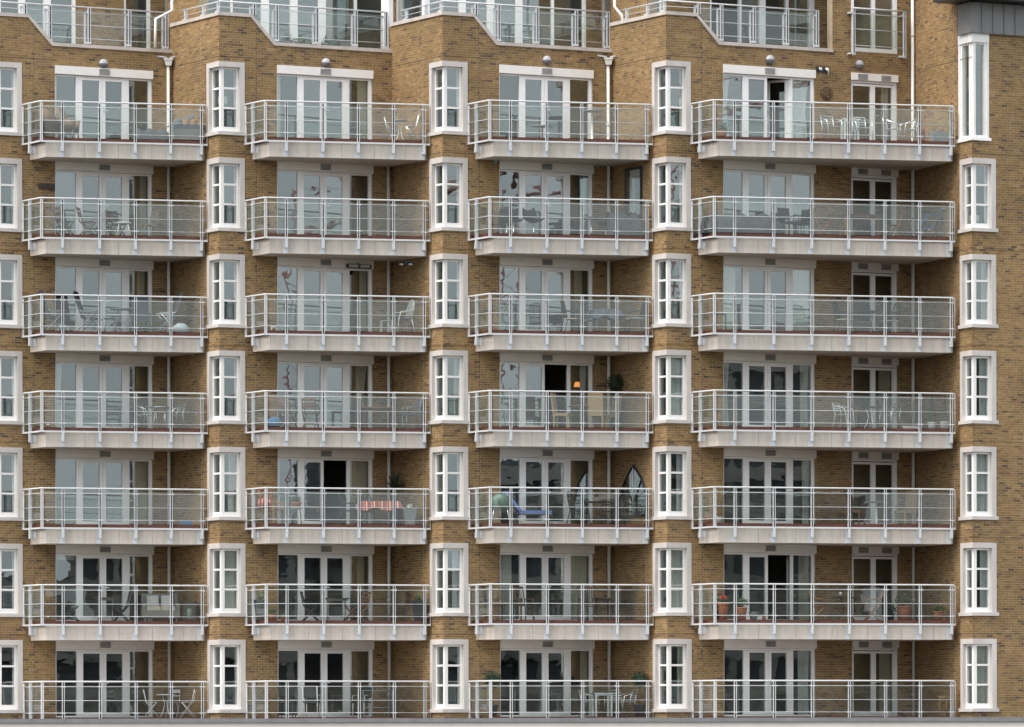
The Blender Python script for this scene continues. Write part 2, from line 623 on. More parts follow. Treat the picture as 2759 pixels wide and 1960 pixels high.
# ------------------------------------------------------------------ layout
TA = 0.556
AC, AS = math.cos(math.atan(TA)), math.sin(math.atan(TA))
DF = (AC, AS)                    # direction of the front walls (to the right and away)
DR = (-AS, AC)                   # direction of the return walls (to the left and away)
STOREY, COURSE = 2.914, 0.075
def deck(k):
    return EYE + 18.24 - STOREY * (k - 1)
D0 = deck(0)
ZTOP = EYE + 24.6

class Fr:
    def __init__(s, o, d, flip=False):
        s.o, s.d = o, d
        s.n = (d[1], -d[0]) if not flip else (-d[1], d[0])
    def __call__(s, u, n, z):
        return (s.o[0] + u * s.d[0] + n * s.n[0], s.o[1] + u * s.d[1] + n * s.n[1], z)

def u_at(px, o, d=DF, n=0.0):
    nx, ny = d[1], -d[0]
    ox, oy = o[0] + n * nx, o[1] + n * ny
    k = (px - PW / 2) / FPX
    return (k * (DIST + oy) - ox) / (d[0] - k * d[1])
def x_at(px, y):
    return (px - PW / 2) / FPX * (DIST + y)
def z_at(py, y):
    return EYE + (HORY - py) / FPX * (DIST + y)

OX = [x_at(p, 0) for p in (-8, 593.5, 1195.5, 1798)]
O = [(x, 0.0) for x in OX]
I4U = u_at(2465, O[3])
I4 = (O[3][0] + I4U * DF[0], O[3][1] + I4U * DF[1])
O5 = (x_at(2622, 0.5), 0.5)
_v = Vector((I4[0] - O5[0], I4[1] - O5[1]))
R5L = _v.length
DR5 = (_v.x / R5L, _v.y / R5L)
BAYW = OX[1] - OX[0]
UF = BAYW * AC
RL = BAYW * AS
O.append(O5)

building = link('apartment_building', None, None, (0, 0, 0))
tag(building, 'tan brick riverside apartment block with zigzag bays, white windows and glass balconies', 'building')

# ------------------------------------------------------------------ brick walls
SINGLES = []
def brick_wall(F, U0, U1, z0, z1, holes, umax=None, backU0=None, tone_shift=0.0, single=None, cover=None, part='brick_wall'):
    """mortar body with openings, and every brick as its own raised block"""
    bu0 = U0 if backU0 is None else backU0
    mb = MB()
    us = sorted({bu0, U1, *[h[0] for h in holes if bu0 < h[0] < U1], *[h[1] for h in holes if bu0 < h[1] < U1]})
    for a, b in zip(us[:-1], us[1:]):
        mid = (a + b) / 2
        cuts = sorted([(h[2], h[3]) for h in holes if h[0] < mid < h[1]])
        z = z0
        for ca, cb in cuts:
            if ca > z:
                mb.fr(F, a, b, -0.30, 0, z, min(ca, z1))
            z = max(z, cb)
        if z < z1:
            mb.fr(F, a, b, -0.30, 0, z, z1)
    if cover:
        for poly in cover:
            mb.frpoly(F, poly, -0.30, 0)
    wall = link(part, mb.mesh('wall', 'mortar'), building)
    # bricks, laid in stretcher bond
    ztop = max(z1, max((p[1] for poly in (cover or []) for p in poly), default=z1))
    k0 = int(math.floor((z0 - EYE) / COURSE))
    if z0 < EYE:
        k0 = 0
    rec, one = [], []
    k = k0
    while True:
        zb = EYE + k * COURSE
        if zb + 0.066 > ztop + 0.001:
            break
        zc = zb + 0.033
        hi = U1 if (umax is None) else min(U1, umax(zc))
        iv = [(U0, hi)]
        for h in holes:
            if h[2] < zc < h[3]:
                nv = []
                for a, b in iv:
                    if h[1] <= a or h[0] >= b:
                        nv.append((a, b))
                    else:
                        if h[0] > a + 0.01:
                            nv.append((a, h[0]))
                        if h[1] < b - 0.01:
                            nv.append((h[1], b))
                iv = nv
        u = -4.0 + (0.1125 if k % 2 else 0.0)
        bricks = []
        while u < hi:
            bricks.append((u, u + 0.215))
            u += 0.225
        for a, b in iv:
            for p, q in bricks:
                p2, q2 = max(p, a), min(q, b)
                if q2 - p2 > 0.03:
                    full = (p2 == p and q2 == q)
                    if single and full and single(p, q, zb) and len(SINGLES) + len(one) < 300:
                        one.append((p2, q2, zb))
                    else:
                        rec.append((p2, q2, zb))
        k += 1
    if rec:
        r = np.array(rec)
        N = len(r)
        pr = 0.0022 + rng.uniform(0, 0.002, N)
        u0, u1, zb = r[:, 0], r[:, 1], r[:, 2] + rng.uniform(-.001, .001, N)
        zt = zb + 0.065
        def P(u, n, z):
            return np.stack([F.o[0] + u * F.d[0] + n * F.n[0], F.o[1] + u * F.d[1] + n * F.n[1], z], 1)
        z_ = np.zeros(N)
        V = np.stack([P(u0, pr, zb), P(u1, pr, zb), P(u1, pr, zt), P(u0, pr, zt), P(u0, z_, zb), P(u1, z_, zb), P(u1, z_, zt), P(u0, z_, zt)], 1).reshape(-1, 3)
        base = (np.arange(N) * 8)[:, None, None]
        fc = np.array([[0, 1, 2, 3], [4, 5, 1, 0], [3, 2, 6, 7], [4, 0, 3, 7], [1, 5, 6, 2]])[None]
        Fc = (base + fc).reshape(-1)
        me = bpy.data.meshes.new('bricks')
        me.vertices.add(len(V))
        me.vertices.foreach_set('co', V.astype(np.float32).ravel())
        me.loops.add(len(Fc))
        me.loops.foreach_set('vertex_index', Fc.astype(np.int32))
        nf = N * 5
        me.polygons.add(nf)
        me.polygons.foreach_set('loop_start', (np.arange(nf) * 4).astype(np.int32))
        me.polygons.foreach_set('loop_total', np.full(nf, 4, np.int32))
        at = me.attributes.new('tone', 'FLOAT', 'FACE')
        tone = np.clip(rng.uniform(0, 1, N) + tone_shift, 0, 1)
        at.data.foreach_set('value', np.repeat(tone, 5).astype(np.float32))
        me.materials.append(MATS['brick'])
        me.polygons.foreach_set('use_smooth', np.zeros(nf, dtype=bool))
        me.update(calc_edges=True)
        me.validate()
        o = link('brickwork', me, wall)
        stuff(o)
    for p, q, zb in one:
        SINGLES.append((F, p, q, zb, wall))
    return wall

def win_holes(kk=range(1, 8), w=0.845):
    return [(-0.4, w, deck(k) + 0.13, deck(k) + 2.335) for k in kk]
def band(F, u0, u1, zs, wall, tall=None):
    for z in zs:
        mb = MB()
        mb.fr(F, u0, u1, 0.0, 0.0062, z, z + 0.014)
        link('movement_joint', mb.mesh('joint', 'joint'), wall)

ZBASE = EYE - 1.2
ZHI, ZLO = EYE + 21.97, EYE + 21.16
UD0, UD1 = 1.05, 1.85
UNITS = [(1.95, 5.22)] * 3 + [(2.0, 5.28)]
U2 = (6.606, 8.283)
FRONT, RET = [], []
for i in range(4):
    F = Fr(O[i], DF)
    FRONT.append(F)
    U1 = UF if i < 3 else I4U
    a, b = UNITS[i]
    holes = win_holes() + [(a, b, deck(k) - 0.16, deck(k) + 2.31) for k in range(1, 8)]
    holes += [(1.254, 1.268, ZBASE, ZTOP)]
    if i == 3:
        holes += [(U2[0], U2[1], deck(k) - 0.16, deck(k) + 2.33) for k in range(1, 8)]
    def um(z, U1=U1):
        if z < ZLO:
            return U1
        return UD1 + (UD0 - UD1) * (z - ZLO) / (ZHI - ZLO)
    gab = [[(0.30, ZLO), (UD1, ZLO), (UD0, ZHI), (0.30, ZHI)]]
    sel = (lambda p, q, z: 0.05 < p and q < 1.22 and z > deck(1) + 2.52) if i in (1, 2, 3) else None
    w = brick_wall(F, -0.008, U1, ZBASE, ZLO, holes, umax=um, backU0=0.30, single=sel, cover=gab)
    band(F, 0, 1.95, [deck(k) + 2.49 for k in range(1, 8)], w)
    mb = MB()
    mb.fr(F, 1.255, 1.267, 0.0, 0.005, EYE + 0.3, ZLO + 0.58)
    link('movement_joint', mb.mesh('joint', 'joint'), w)
    if i == 3:
        w = brick_wall(F, 5.93, I4U, ZLO, ZTOP, [(U2[0], U2[1], EYE + 21.24, ZTOP)])
for i in range(5):
    dr, ln = (DR, RL) if i < 4 else (DR5, R5L)
    F = Fr(O[i], dr, flip=True)
    RET.append(F)
    ztop = ZHI if i < 4 else ZTOP
    hol = win_holes(w=0.815)
    if i == 4:
        hol = win_holes(range(2, 8), 0.815) + [(-0.4, 0.92, EYE + 18.19, EYE + 21.46)]
    hol = hol + [(1.25, 1.262, ZBASE, ZTOP)]
    w = brick_wall(F, 0, ln + (0.30 if i else 0), ZBASE, ztop, hol, tone_shift=0.03, backU0=(0.05 if i == 4 else 0))
    band(F, 0, min(ln, 3.2), [deck(k) + 2.49 for k in range(1, 8)], w)
F5 = Fr(O5, DF)
w = brick_wall(F5, -0.008, 7.5, ZBASE, EYE + 21.5, win_holes(range(2, 8)) + [(-0.4, 0.60, EYE + 18.19, EYE + 21.46)], backU0=0.05)
band(F5, 0, 7.4, [deck(k) + 2.49 for k in range(2, 8)], w)
FRONT.append(F5)

# the bricks that show best are bricks of their own
BM = {}
for F, p, q, zb, wall in SINGLES:
    L = round(q - p, 4)
    if L not in BM:
        mb = MB()
        mb.fr(Fr((0, 0), DF), -L / 2, L / 2, 0.0, 0.0035, 0, 0.065)
        BM[L] = mb.mesh('brick', 'brick_single')
    x, y, z = F((p + q) / 2, random.uniform(-.001, .0005), zb)
    link('brick', BM[L], wall, (x, y, z))

# ------------------------------------------------------------------ corner windows
def corner_window_meshes(dr):
    A = Fr((0, 0), DF)
    B = Fr((0, 0), dr, flip=True)
    z0, z1 = 0.23, 2.345
    out = {}
    m = MB()
    m.fr(A, -0.03, 0.845, -0.12, 0.03, 2.185, z1)
    m.fr(A, 0.685, 0.845, -0.12, 0.03, z0, 2.184)
    m.fr(B, 0.12, 0.815, -0.12, 0.03, 2.185, z1)
    m.fr(B, 0.655, 0.815, -0.12, 0.03, z0, 2.184)
    out['surround'] = m.mesh('surround', 'surround')
    m = MB()
    m.fr(A, -0.075, 0.90, -0.14, 0.075, 0.126, 0.229)
    m.fr(B, 0.14, 0.87, -0.14, 0.075, 0.126, 0.229)
    out['sill'] = m.mesh('sill', 'surround')
    m = MB()
    zb = [(0.25, 0.38), (0.92, 0.98), (1.52, 1.58), (2.12, 2.184)]
    m.fr(A, 0.09, 0.195, -0.20, -0.085, 0.25, 2.184)
    for a, b in zb:
        m.fr(A, 0.195, 0.62, -0.16, -0.09, a, b)
        m.fr(B, 0.20, 0.61, -0.16, -0.09, a, b)
    m.fr(A, 0.62, 0.684, -0.16, -0.09, 0.25, 2.184)
    m.fr(B, 0.61, 0.654, -0.16, -0.09, 0.25, 2.184)
    m.fr(A, 0.03, 0.68, -0.115, -0.03, 0.23, 0.252)      # inner sill nose
    m.fr(B, 0.116, 0.65, -0.115, -0.03, 0.23, 0.252)
    out['frame'] = m.mesh('frame', 'upvc_exposed_dim')
    m = MB()
    m.fr(A, 0.655, 0.72, -0.33, -0.165, 0.2, 2.3)
    m.fr(A, 0.20, 0.72, -0.33, -0.165, 2.186, 2.3)
    out['reveal'] = m.mesh('reveal', 'jamb_white')
    panes = []
    for (a, b) in ((0.38, 0.92), (0.98, 1.52), (1.58, 2.12)):
        m = MB(); m.fr(A, 0.19, 0.625, -0.135, -0.115, a - .005, b + .005)
        panes.append(m.mesh('pane', 'pane'))
        m = MB(); m.fr(B, 0.19, 0.615, -0.135, -0.115, a - .005, b + .005)
        panes.append(m.mesh('pane', 'pane'))
    out['panes'] = panes
    return out

CW = corner_window_meshes(DR)
CW5 = corner_window_meshes(DR5)
for i in range(5):
    M = CW if i < 4 else CW5
    for k in range(1, 8):
        if i == 4 and k == 1:
            continue
        w = link('corner_window', M['surround'], building, (O[i][0], O[i][1], deck(k)))
        link('sill', M['sill'], w)
        link('window_frame', M['frame'], w)
        link('reveal', M['reveal'], w)
        for p in M['panes']:
            link('pane', p, w)

# tall top window of the right block with the zinc box above it
A, B = Fr((0, 0), DF), Fr((0, 0), DR5, flip=True)
m = MB()
m.fr(A, 0.05, 0.13, -0.16, 0.0, 18.30, 21.40)
m.fr(A, 0.13, 0.46, -0.14, -0.03, 18.30, 18.38)
m.fr(A, 0.13, 0.46, -0.14, -0.03, 21.13, 21.19)
m.fr(A, 0.44, 0.52, -0.14, -0.01, 18.30, 21.19)
m.fr(B, 0.16, 0.27, -0.14, -0.02, 18.30, 21.19)
m.fr(B, 0.27, 0.72, -0.14, -0.03, 18.30, 18.38)
m.fr(B, 0.27, 0.72, -0.14, -0.03, 21.13, 21.19)
m.fr(B, 0.70, 0.80, -0.14, -0.01, 18.30, 21.19)
tw = link('tall_corner_window', m.mesh('frame', 'upvc_exposed_dim'), building, (O5[0], O5[1], EYE))
m = MB()
m.fr(A, -0.03, 0.60, -0.16, 0.035, 21.19, 21.46)
m.fr(B, 0.16, 0.92, -0.16, 0.035, 21.19, 21.46)
m.fr(A, 0.52, 0.60, -0.16, 0.02, 18.30, 21.19)
m.fr(B, 0.80, 0.92, -0.16, 0.02, 18.30, 21.19)
link('surround', m.mesh('surround', 'upvc_exposed_dim'), tw)
m = MB()
m.fr(A, -0.06, 0.66, -0.16, 0.06, 18.21, 18.299)
m.fr(B, 0.16, 0.96, -0.16, 0.06, 18.21, 18.299)
link('sill', m.mesh('sill', 'upvc'), tw)
for fr_, e0, e1 in ((A, .11, .45), (B, .26, .71)):
    m = MB(); m.fr(fr_, e0, e1, -0.10, -0.08, 18.36, 21.15)
    link('pane', m.mesh('pane', 'pane'), tw)

zr = MB()
zr.fr(F5, 0.0, 7.5, -0.25, 0.08, EYE + 21.5, EYE + 22.42)
zr.fr(RET[4], 0.0, 0.85, -0.25, 0.08, EYE + 21.5, EYE + 22.42)
zinc = link('zinc_cladding', zr.mesh('zinc', 'zinc_dark'), building)
u = -0.12
while u < 7.3:
    m = MB(); m.fr(F5, u, u + 0.40, 0.081, 0.115, EYE + 21.46, EYE + 22.38)
    m.fr(F5, u + 0.385, u + 0.40, 0.115, 0.15, EYE + 21.46, EYE + 22.38)
    link('cladding_panel', m.mesh('panel', 'zinc'), zinc)
    u += 0.405
u = 0.0
for u in (-0.08, 0.335):
    m = MB(); m.fr(RET[4], u, u + 0.41, 0.081, 0.115, EYE + 21.46, EYE + 22.38)
    link('cladding_panel', m.mesh('panel', 'zinc'), zinc)
m = MB()
m.fr(F5, -0.75, 7.5, -1.0, 0.75, EYE + 22.44, EYE + 22.62)
m.fr(F5, -0.80, 7.5, 0.752, 0.80, EYE + 22.42, EYE + 22.66)
link('eave', m.mesh('eave', 'zinc_dark'), building)
m = MB()
m.fr(F5, -0.30, 7.4, -1.4, 0.2, EYE + 22.63, EYE + 24.6)
link('upper_cladding', m.mesh('upper', 'zinc'), building)

# ------------------------------------------------------------------ balcony doors
def door_meshes(u0, u1, kind):
    """main: side light, two leaves, side light; small: two leaves"""
    A = Fr((0, 0), DF)
    W = u1 - u0
    def U(f): return u0 + W * f
    R = {}
    m = MB()
    if kind == 'main':
        lights = [(0.014, 0.2217), (0.7665, 0.967)]
        leaves = [(0.240, 0.4885, 0.2866, 0.460), (0.4915, 0.748, 0.525, 0.693)]
        m.fr(A, u0, U(0.014), -0.13, -0.05, 0.0, 2.07)
        m.fr(A, U(0.2217), U(0.2395), -0.13, -0.05, 0.0, 2.07)
        m.fr(A, U(0.7485), U(0.7665), -0.13, -0.05, 0.0, 2.07)
        m.fr(A, U(0.967), u1, -0.13, -0.05, 0.0, 2.07)
        m.fr(A, U(0.014), U(0.967), -0.128, -0.052, 2.02, 2.068)
        m.fr(A, U(0.014), U(0.967), -0.128, -0.052, -0.01, 0.05)
        m.fr(A, U(0.30), U(0.44), -0.05, -0.035, 2.03, 2.05)
        m.fr(A, U(0.54), U(0.68), -0.05, -0.035, 2.03, 2.05)
        vents = [0.501]
    else:
        lights = []
        leaves = [(0.035, 0.4985, 0.052, 0.435), (0.5015, 0.965, 0.537, 0.905)]
        m.fr(A, u0, U(0.034), -0.13, -0.05, 0.0, 2.10)
        m.fr(A, U(0.966), u1, -0.13, -0.05, 0.0, 2.10)
        m.fr(A, U(0.034), U(0.966), -0.128, -0.052, 2.04, 2.098)
        m.fr(A, U(0.034), U(0.966), -0.128, -0.052, -0.01, 0.05)
        vents = [0.234, 0.74]
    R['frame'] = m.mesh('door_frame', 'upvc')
    m = MB()
    hb = 2.075 if kind == 'main' else 2.105
    m.fr(A, u0, u1, -0.13, 0.035, hb, 2.33)
    m.fr(A, u0, u1 + 0.02, 0.036, 0.05, hb + 0.01, 2.335)
    R['header'] = m.mesh('header', 'header')
    R['vents'] = []
    for f in vents:
        m = MB()
        c = U(f)
        m.fr(A, c - 0.17, c + 0.17, 0.051, 0.055, 2.135, 2.29)
        m.cur = 1
        m.fr(A, c - 0.185, c + 0.185, 0.051, 0.07, 2.29, 2.305)
        m.fr(A, c - 0.185, c + 0.185, 0.051, 0.07, 2.12, 2.135)
        m.fr(A, c - 0.185, c - 0.17, 0.051, 0.07, 2.135, 2.29)
        m.fr(A, c + 0.17, c + 0.185, 0.051, 0.07, 2.135, 2.29)
        for j in range(4):
            z = 2.150 + j * 0.036
            m.fr(A, c - 0.17, c + 0.17, 0.0555, 0.068, z, z + 0.017)
        R['vents'].append(m.mesh('vent', 'dark', 'vent'))
    R['lights'] = []
    for a, b in lights:
        m = MB(); m.fr(A, U(a), U(b), -0.10, -0.08, 0.045, 2.025)
        R['lights'].append(m.mesh('pane', 'pane'))
    R['leaves'] = []
    for j, (a, b, pa, pb) in enumerate(leaves):
        h = U(b) if j == 1 else U(a)                 # hinge
        hx, hy, _ = A(h, -0.08, 0)
        L = Fr((-0.0, -0.0), DF)
        def V(f): return U(f) - h
        m = MB()
        t0, t1 = -0.035, 0.035
        pz0, pz1 = 0.15, 1.945
        m.fr(L, V(a), V(pa), t0, t1, 0.055, 2.015)
        m.fr(L, V(pb), V(b), t0, t1, 0.055, 2.015)
        m.fr(L, V(pa), V(pb), t0 + .001, t1 - .001, 0.055, pz0)
        m.fr(L, V(pa), V(pb), t0 + .001, t1 - .001, pz1, 2.015)
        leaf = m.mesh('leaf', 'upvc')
        m = MB(); m.fr(L, V(pa) - .006, V(pb) + .006, -0.012, 0.008, pz0 - .006, pz1 + .006)
        pane = m.mesh('pane', 'pane')
        m = MB()
        if j == 1:
            hu = V(a) + 0.05
            m.fr(L, hu - 0.015, hu + 0.015, t1, t1 + 0.012, 0.93, 1.13)
            m.fr(L, hu - 0.01, hu + 0.13, t1 + 0.02, t1 + 0.045, 1.04, 1.065)
            m.fr(L, hu - 0.01, hu + 0.012, t1 + 0.01, t1 + 0.045, 1.035, 1.07)
        R['leaves'].append((leaf, pane, m.mesh('handle', 'alu') if j == 1 else None, (hx, hy)))
    return R

DM = [door_meshes(*UNITS[0], 'main'), door_meshes(*UNITS[3], 'main'), door_meshes(*U2, 'small')]
OPEN = {(3, 1): -62, (1, 5): -116, (2, 4): -117, (3, 6): -114}
def place_door(R, i, k, open_deg=0):
    d = link('balcony_door', R['frame'], building, (O[i][0], O[i][1], deck(k)))
    link('header_panel', R['header'], d)
    for v in R['vents']:
        link('vent', v, d)
    for p in R['lights']:
        link('pane', p, d)
    for j, (leaf, pane, hd, h) in enumerate(R['leaves']):
        rz = math.radians(open_deg) if j == 1 else 0
        link('door_leaf', leaf, d, (h[0], h[1], 0), rz)
        link('pane', pane, d, (h[0], h[1], 0), rz + random.uniform(-.0025, .0025))
        if hd:
            link('handle', hd, d, (h[0], h[1], 0), rz)
for i in range(4):
    for k in range(1, 8):
        place_door(DM[0] if i < 3 else DM[1], i, k, OPEN.get((i, k), 0))
        if i == 3:
            place_door(DM[2], i, k)

# ------------------------------------------------------------------ balconies
def balcony_meshes(B, C, posts, Cs, side_post=0.42):
    A_ = (0.745, 0.745 * TA)
    R = {'posts': [], 'glass': [], 'fascia': [], 'plates': []}
    vBC = Vector((C[0] - B[0], C[1] - B[1])); LBC = vBC.length
    vAB = Vector((B[0] - A_[0], B[1] - A_[1])); LAB = vAB.length
    FB = Fr(B, (vBC.x / LBC, vBC.y / LBC))
    FA = Fr(A_, (vAB.x / LAB, vAB.y / LAB))
    H = 1.072
    # slab body
    sA = (0.996, 0.996 * TA + 0.0)
    sB = (1.55, -0.46)
    poly = [sA, sB, Cs, (Cs[0] + 0.06, Cs[1] + 0.16)]
    inner = (UF * AC, UF * AS) if C[0] < 7 else (I4[0] - O[3][0], I4[1] - O[3][1])
    poly.append((inner[0] + 0.0, inner[1] - 0.02))
    m = MB()
    m.prism([(x, y + 0.0) for x, y in poly], -0.585, -0.13)
    R['slab'] = m.mesh('slab', 'concrete')
    # fascia panels
    fv = Vector((Cs[0] - sB[0], Cs[1] - sB[1])); fl = fv.length
    FS = Fr(sB, (fv.x / fl, fv.y / fl))
    joints = [0.0] + [(a + b) / 2 for a, b in zip(posts[:-1], posts[1:])] + [1.0]
    for a, b in zip(joints[:-1], joints[1:]):
        m = MB(); m.fr(FS, a * fl + 0.004, b * fl - 0.004, 0.002, 0.022, -0.588, -0.15)
        R['fascia'].append(m.mesh('fascia', 'fascia'))
    sv = Vector((sB[0] - sA[0], sB[1] - sA[1])); sl = sv.length
    FSA = Fr(sA, (sv.x / sl, sv.y / sl))
    m = MB(); m.fr(FSA, 0.0, sl + 0.02, 0.002, 0.022, -0.588, -0.15)
    R['fascia'].append(m.mesh('fascia', 'fascia'))
    # deck
    m = MB()
    dd = 0.10
    pA = (A_[0] + 0.15, A_[1] + 0.083)
    pB = (B[0] + 0.06, B[1] + 0.17)
    pC = (C[0] - 0.10, C[1] + 0.07)
    m.prism([pA, pB, pC, (inner[0] - 0.02, inner[1] - 0.12)], -0.128, 0.0)
    R['deck'] = m.mesh('deck', 'deck')
    # handrail: one bent tube that turns down at both ends
    zt = H
    ptsH = [FA(0.0, 0, -0.13), FA(0.0, 0, zt - 0.07), FA(0.02, 0, zt - 0.02), FA(0.07, 0, zt), FA(LAB - .001, 0, zt), FB(0.05, 0, zt)]
    ptsH += [FB(LBC - 0.07, 0, zt), FB(LBC - 0.02, 0, zt - 0.02), FB(LBC, 0, zt - 0.07), FB(LBC, 0, -0.13)]
    rr = [0.016, 0.018, 0.024, 0.026, 0.026, 0.026, 0.026, 0.024, 0.016, 0.014]
    m = MB(); m.tube(ptsH, rr, 8)
    R['handrail'] = m.mesh('handrail', 'steel_paint')
    m = MB()
    m.fr(FA, -0.01, LAB + 0.012, -0.03, 0.02, -0.155, -0.105)
    m.fr(FB, 0.0, LBC + 0.01, -0.03, 0.0215, -0.156, -0.104)
    R['bottom_rail'] = m.mesh('bottom_rail', 'steel_paint')
    R['cables'] = []
    for z in (0.92, 0.50, 0.125):
        m = MB(); m.tube([FA(0.0, 0.012, z), FA(LAB, 0.012, z), FB(0.01, 0.012, z), FB(LBC, 0.012, z)], 0.0105, 6)
        R['cables'].append(m.mesh('cable', 'steel_paint'))
    def post(Fm, u, low=True):
        m = MB()
        zb = -0.43 if low else -0.15
        for sgn in (-1, 1):
            m.fr(Fm, u + sgn * 0.029 - 0.008, u + sgn * 0.029 + 0.008, -0.045, 0.035, zb, 1.055)
        if low:
            m.fr(Fm, u - 0.020, u + 0.020, -0.04, 0.03, -0.42, -0.11)
            for z in (-0.25, -0.31, -0.37):
                m.fr(Fm, u - 0.05, u + 0.05, -0.012, 0.004, z - 0.012, z + 0.012)
        for z in (0.92, 0.125):
            m.fr(Fm, u - 0.085, u + 0.085, -0.005, 0.030, z - 0.017, z + 0.017)
        m.cur = 1
        m.fr(Fm, u - 0.0205, u + 0.0205, -0.03, 0.005, -0.10, 1.03)
        return m.mesh('post', 'steel_paint', 'dark')
    us = [p * LBC for p in posts]
    for u in us:
        R['posts'].append(post(FB, u))
        m = MB()
        # bracket plate on the slab face, and the arm out to the post
        q = FB(u, 0, 0)
        uu = (q[0] - sB[0]) * FS.d[0] + (q[1] - sB[1]) * FS.d[1]
        uu = min(uu, fl - 0.09)
        m.fr(FS, uu - 0.085, uu + 0.075, 0.023, 0.032, -0.585, -0.152)
        m.fr(FS, uu - 0.012, uu + 0.012, 0.032, 0.17, -0.42, -0.22)
        R['plates'].append(m.mesh('plate', 'plate'))
    R['posts'].append(post(FA, side_post * LAB))
    m = MB()
    m.fr(FSA, 0.16, 0.44, 0.023, 0.032, -0.42, -0.172)
    m.fr(FSA, 0.26, 0.29, 0.032, 0.20, -0.42, -0.22)
    R['plates'].append(m.mesh('plate', 'plate'))
    # corner post at B and flat end post at the wall
    m = MB()
    m.fr(FB, 0.0, 0.03, -0.035, 0.02, -0.15, 1.055)
    m.fr(FB, 0.05, 0.085, -0.07, 0.01, -0.15, 1.055)
    for z in (0.92, 0.50, 0.125, 0.7, 0.3):
        m.fr(FB, 0.028, 0.055, -0.02, 0.0, z - 0.012, z + 0.012)
    R['posts'].append(m.mesh('post', 'steel_paint'))
    m = MB()
    m.fr(FA, 0.0, 0.11, -0.012, 0.006, -0.15, 1.02)
    R['posts'].append(m.mesh('post', 'steel_paint'))
    # glass panels behind the cables
    cuts = [0.10] + us + [LBC - 0.02]
    for a, b in zip(cuts[:-1], cuts[1:]):
        if b - a < 0.2:
            continue
        m = MB(); m.fr(FB, a + 0.045, b - 0.045, -0.036, -0.024, 0.015, 0.975)
        R['glass'].append(m.mesh('glass', 'rail_glass'))
    for a, b in ((0.12, side_post * LAB - 0.045), (side_post * LAB + 0.045, LAB - 0.04)):
        m = MB(); m.fr(FA, a, b, -0.036, -0.024, 0.015, 0.975)
        R['glass'].append(m.mesh('glass', 'rail_glass'))
    return R

RB = (1.385, -0.67)
RC = (6.35, 0.60)
BSTD = balcony_meshes(RB, RC, [.1325, .3535, .5676, .7798, .9653], (6.20, 0.72))
x4 = x_at(2575, 1.1) - O[3][0]
x4s = x_at(2566, 1.25) - O[3][0]
RC4 = (x4, RB[1] + (x4 - RB[0]) * 0.254)
BWIDE = balcony_meshes(RB, RC4, [.088, .2488, .4055, .5587, .709, .8536, .985], (x4s, -0.46 + (x4s - 1.55) * 0.254))
for i in range(4):
    R = BSTD if i < 3 else BWIDE
    for k in range(1, 8):
        b = link('balcony', R['slab'], building, (O[i][0], O[i][1], deck(k)))
        for nm, key in (('deck', 'deck'), ('handrail', 'handrail'), ('bottom_rail', 'bottom_rail')):
            link(nm, R[key], b)
        for nm, key in (('cable', 'cables'), ('post', 'posts'), ('glass_panel', 'glass'), ('fascia_panel', 'fascia'), ('bracket_plate', 'plates')):
            for q in R[key]:
                link(nm, q, b)

# ------------------------------------------------------------------ downpipes, lamps
def downpipe(i, u, z0, z1, hopper=False, r=0.052):
    F = FRONT[i]
    m = MB()
    m.tube([F(u, 0.09, z0), F(u, 0.09, z1)], r, 10)
    z = z0 + 1.2
    while z < z1 - 0.3:
        m.tube([F(u, 0.09, z), F(u, 0.09, z + 0.07)], r + 0.012, 10)
        m.fr(F, u - 0.03, u + 0.03, 0.0, 0.09, z + 0.02, z + 0.05)
        z += STOREY
    p = link('downpipe', m.mesh('pipe', 'pipe'), building)
    if hopper:
        m = MB()
        c = F(u, 0.11, z1)
        m.taper(c, (0.17, 0.16), (0.26, 0.22), 0.19)
        m.bb(c[0] - 0.145, c[0] + 0.145, c[1] - 0.125, c[1] + 0.125, z1 + 0.17, z1 + 0.205)
        link('hopper', m.mesh('hopper', 'pipe'), p)
        for sg in (-1, 1):
            m = MB()
            m.tube([(c[0] + sg * 0.02, c[1], z1 + 0.19), (c[0] + sg * 0.08, c[1], z1 + 0.245), (c[0] + sg * 0.36, c[1] + (0.0 if sg > 0 else -0.05), z1 + 0.285)], 0.028, 8)
            link('spout', m.mesh('spout', 'lamp_white'), p)
    return p
PU = UF - 0.17
downpipe(0, PU, EYE + 0.2, EYE + 20.76, True)
downpipe(1, PU, EYE + 0.2, deck(1) - 0.5)
downpipe(2, PU, EYE + 0.2, EYE + 20.76, True)
downpipe(3, I4U - 0.10, EYE + 0.2, ZTOP, False, 0.055)

def bulkhead(i, px, py):
    F = FRONT[i]
    u = u_at(px, O[i])
    y = F(u, 0, 0)[1]
    z = z_at(py, y)
    m = MB()
    n = 18
    r = 0.14
    # round dish standing off the wall, upper half pale, lower half grey glass
    for half, mi in ((0, 0), (1, 1)):
        m.cur = mi
        rings = []
        for rr, nn in ((r, 0.0), (r, 0.05), (r * 0.8, 0.10), (r * 0.42, 0.125), (0.001, 0.13)):
            ring = []
            for j in range(n // 2 + 1):
                q = math.pi * j / (n // 2) + (math.pi if half else 0)
                ring.append(F(u + rr * math.cos(q), nn + 0.012, z + rr * math.sin(q)))
            rings.append(ring)
        vs_ = [p for g in rings for p in g]
        k = n // 2 + 1
        m._add(vs_, [(a * k + j, a * k + j + 1, (a + 1) * k + j + 1, (a + 1) * k + j) for a in range(4) for j in range(k - 1)], True)
    m.cur = 0
    m.fr(F, u - r + 0.01, u + r - 0.01, 0.05, 0.11, z - 0.010, z + 0.010)
    link('bulkhead_lamp', m.mesh('bulkhead', 'lamp_white', 'lamp_grey'), building)
